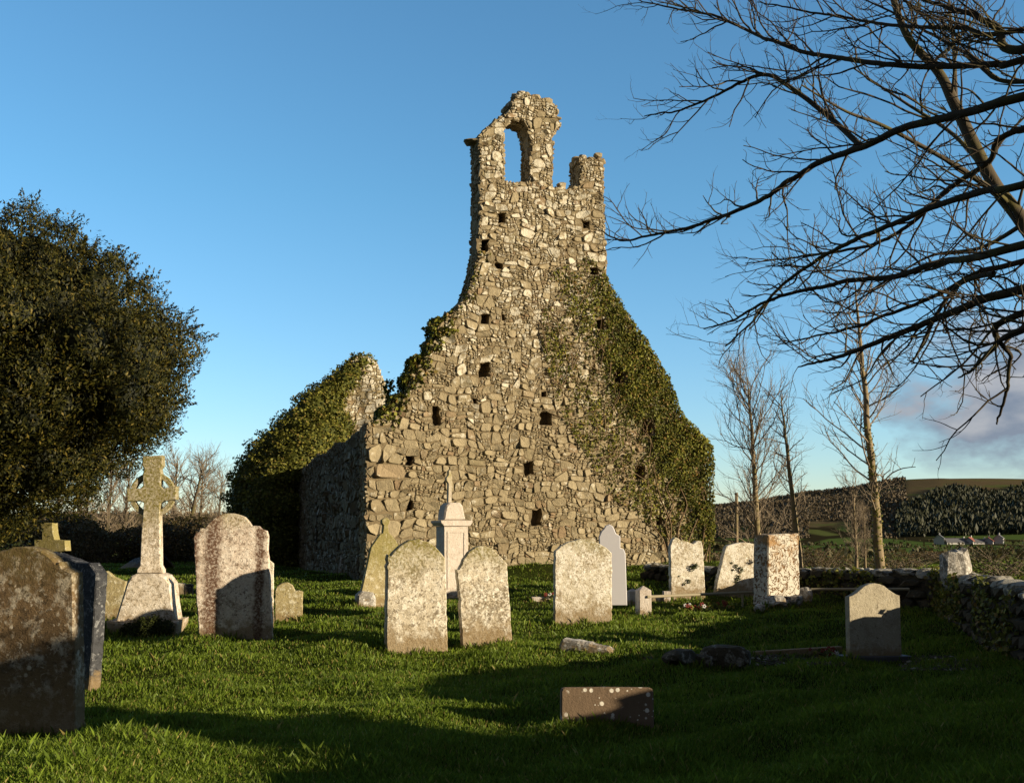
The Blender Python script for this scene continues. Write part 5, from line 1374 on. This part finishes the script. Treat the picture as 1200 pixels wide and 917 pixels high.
def reg_hedge(px, row): return abs(((row * 7.3 + px * .35) % 40) - 20) < 4
woods("field_hedges", (800, 1300, 240, 850, lambda px, row: abs(((row - .02 * px) % 7.0) - 3.5) < .7), 700, HEDG, "dark hedgerows dividing the valley fields", 3.2, False, 10)

# ================================================================== GRASS
def grass():
    g = np.random.default_rng(141)
    n = 700000
    u = g.uniform(0, 1, n); y0, y1 = 6.0, 46.0
    Y = 1 / (1 / y0 + u * (1 / y1 - 1 / y0)); px = g.uniform(-90, 1290, n)
    X = (px - 600) / F * (Y * CT - 1.4 * ST)
    dx, dy = X - CX0, Y - CY0; s_ = dx * GD.x + dy * GD.y; t_ = dx * DD.x + dy * DD.y
    ok = ~((s_ > -.05) & (t_ > -.05) & (s_ < 10.4) & (t_ < 13)) 
    X, Y = X[ok], Y[ok]; n = len(X); Z = ground_z(X, Y)
    tuft = np.sin(X * 3.1 + 1.7 * np.sin(Y * 2.3)) * np.sin(Y * 2.7 + 1.1 * np.sin(X * 1.9)) + .6 * np.sin(X * 7.7 + Y * 5.3) * np.sin(Y * 8.9 - X * 3.3)
    h = g.uniform(.020, .046, n) * (1 + .5 * tuft) + .008
    h = h * np.where(g.uniform(0, 1, n) < .03, 1.8, 1)
    w = np.maximum(.0026, .00034 * Y) * g.uniform(.7, 1.4, n)
    a = g.uniform(0, 2 * PI, n); la = g.uniform(0, 2 * PI, n); ln = h * g.uniform(.15, .75, n)
    ca, sa = np.cos(a) * w, np.sin(a) * w
    z0 = Z - .012
    mx, my = X + np.cos(la) * ln * .35, Y + np.sin(la) * ln * .35
    V = np.stack([np.stack([X - ca, Y - sa, z0], 1), np.stack([X + ca, Y + sa, z0], 1),
                  np.stack([mx + ca * .75, my + sa * .75, Z + h * .6], 1), np.stack([X + np.cos(la) * ln, Y + np.sin(la) * ln, Z + h], 1)], 1).reshape(-1, 3)
    Fc = np.arange(4 * n).reshape(n, 4)
    pt = .5 + .5 * np.sin(X * .9 + 1.2 * np.sin(Y * .7)) * np.sin(Y * 1.1)
    tint = np.stack([np.clip(g.uniform(0, 1, n) * .75 + .25 * pt, 0, 1), np.where(g.uniform(0, 1, n) < .05, 1.0, g.uniform(0, .7, n)), g.uniform(0, 1, n)], 1)
    m = mat_leaf("lawn_grass_blade", (.055, .100, .009), (.220, .300, .030), (.32, .26, .08), trans=.40, rough=.5)
    o = mesh("grass", V, Fc, m, None, (0, 15, 0), False, np.repeat(tint, 4, 0))
    tag(o, "short rough green grass over the whole graveyard", "grass", kind="stuff")
grass()
def tufts():
    g = np.random.default_rng(151); P = []
    for o in list(bpy.data.objects):
        if o.parent is None and o.type == 'MESH' and o.get('category') in ('headstone', 'tomb', 'gravestone', 'slab', 'stone', 'post', 'cross', 'kerb') or (o.parent is not None and o.name.split('.')[0] in ('step', 'base', 'plinth', 'base_block', 'foot_block')):
            w = np.array(parent_world(o)); co = np.array([v.co[:] for v in o.data.vertices]) + w
            lowz = co[:, 2].min(); lo_ = co[co[:, 2] < lowz + .22]
            if len(lo_) < 3 or w[1] > 26: continue
            a = np.arctan2(lo_[:, 1] - lo_[:, 1].mean(), lo_[:, 0] - lo_[:, 0].mean()); lo_ = lo_[np.argsort(a)]
            per = np.linalg.norm(np.roll(lo_, -1, 0) - lo_, axis=1).sum()
            for _ in range(int(min(per, 5) * 90)):
                i = g.integers(len(lo_)); j = (i + 1) % len(lo_); f = g.uniform(); q = lo_[i] * (1 - f) + lo_[j] * f
                P.append((q[0] + g.normal(0, .03), q[1] + g.normal(0, .03)))
    P = np.array(P); n = len(P); Z = ground_z(P[:, 0], P[:, 1]); h = g.uniform(.05, .15, n) * (.6 + .5 * np.sin(P[:, 0] * 9) * np.sin(P[:, 1] * 7 + 1))
    w = np.maximum(.003, .00036 * P[:, 1]); a = g.uniform(0, 2 * PI, n); la = g.uniform(0, 2 * PI, n); ln = h * g.uniform(.15, .6, n); ca, sa = np.cos(a) * w, np.sin(a) * w
    V = np.stack([np.stack([P[:, 0] - ca, P[:, 1] - sa, Z - .02], 1), np.stack([P[:, 0] + ca, P[:, 1] + sa, Z - .02], 1), np.stack([P[:, 0] + np.cos(la) * ln * .4 + ca * .7, P[:, 1] + np.sin(la) * ln * .4 + sa * .7, Z + h * .6], 1), np.stack([P[:, 0] + np.cos(la) * ln, P[:, 1] + np.sin(la) * ln, Z + h], 1)], 1).reshape(-1, 3)
    tint = np.stack([g.uniform(0, 1, n), np.where(g.uniform(0, 1, n) < .16, 1.0, .2), g.uniform(0, 1, n)], 1)
    o = mesh("grass_tufts", V, np.arange(4 * n).reshape(n, 4), bpy.data.materials["lawn_grass_blade"], None, (0, 15, 0), False, np.repeat(tint, 4, 0))
    tag(o, "longer unmown grass growing round the feet of the stones", "grass", kind="stuff")
tufts()
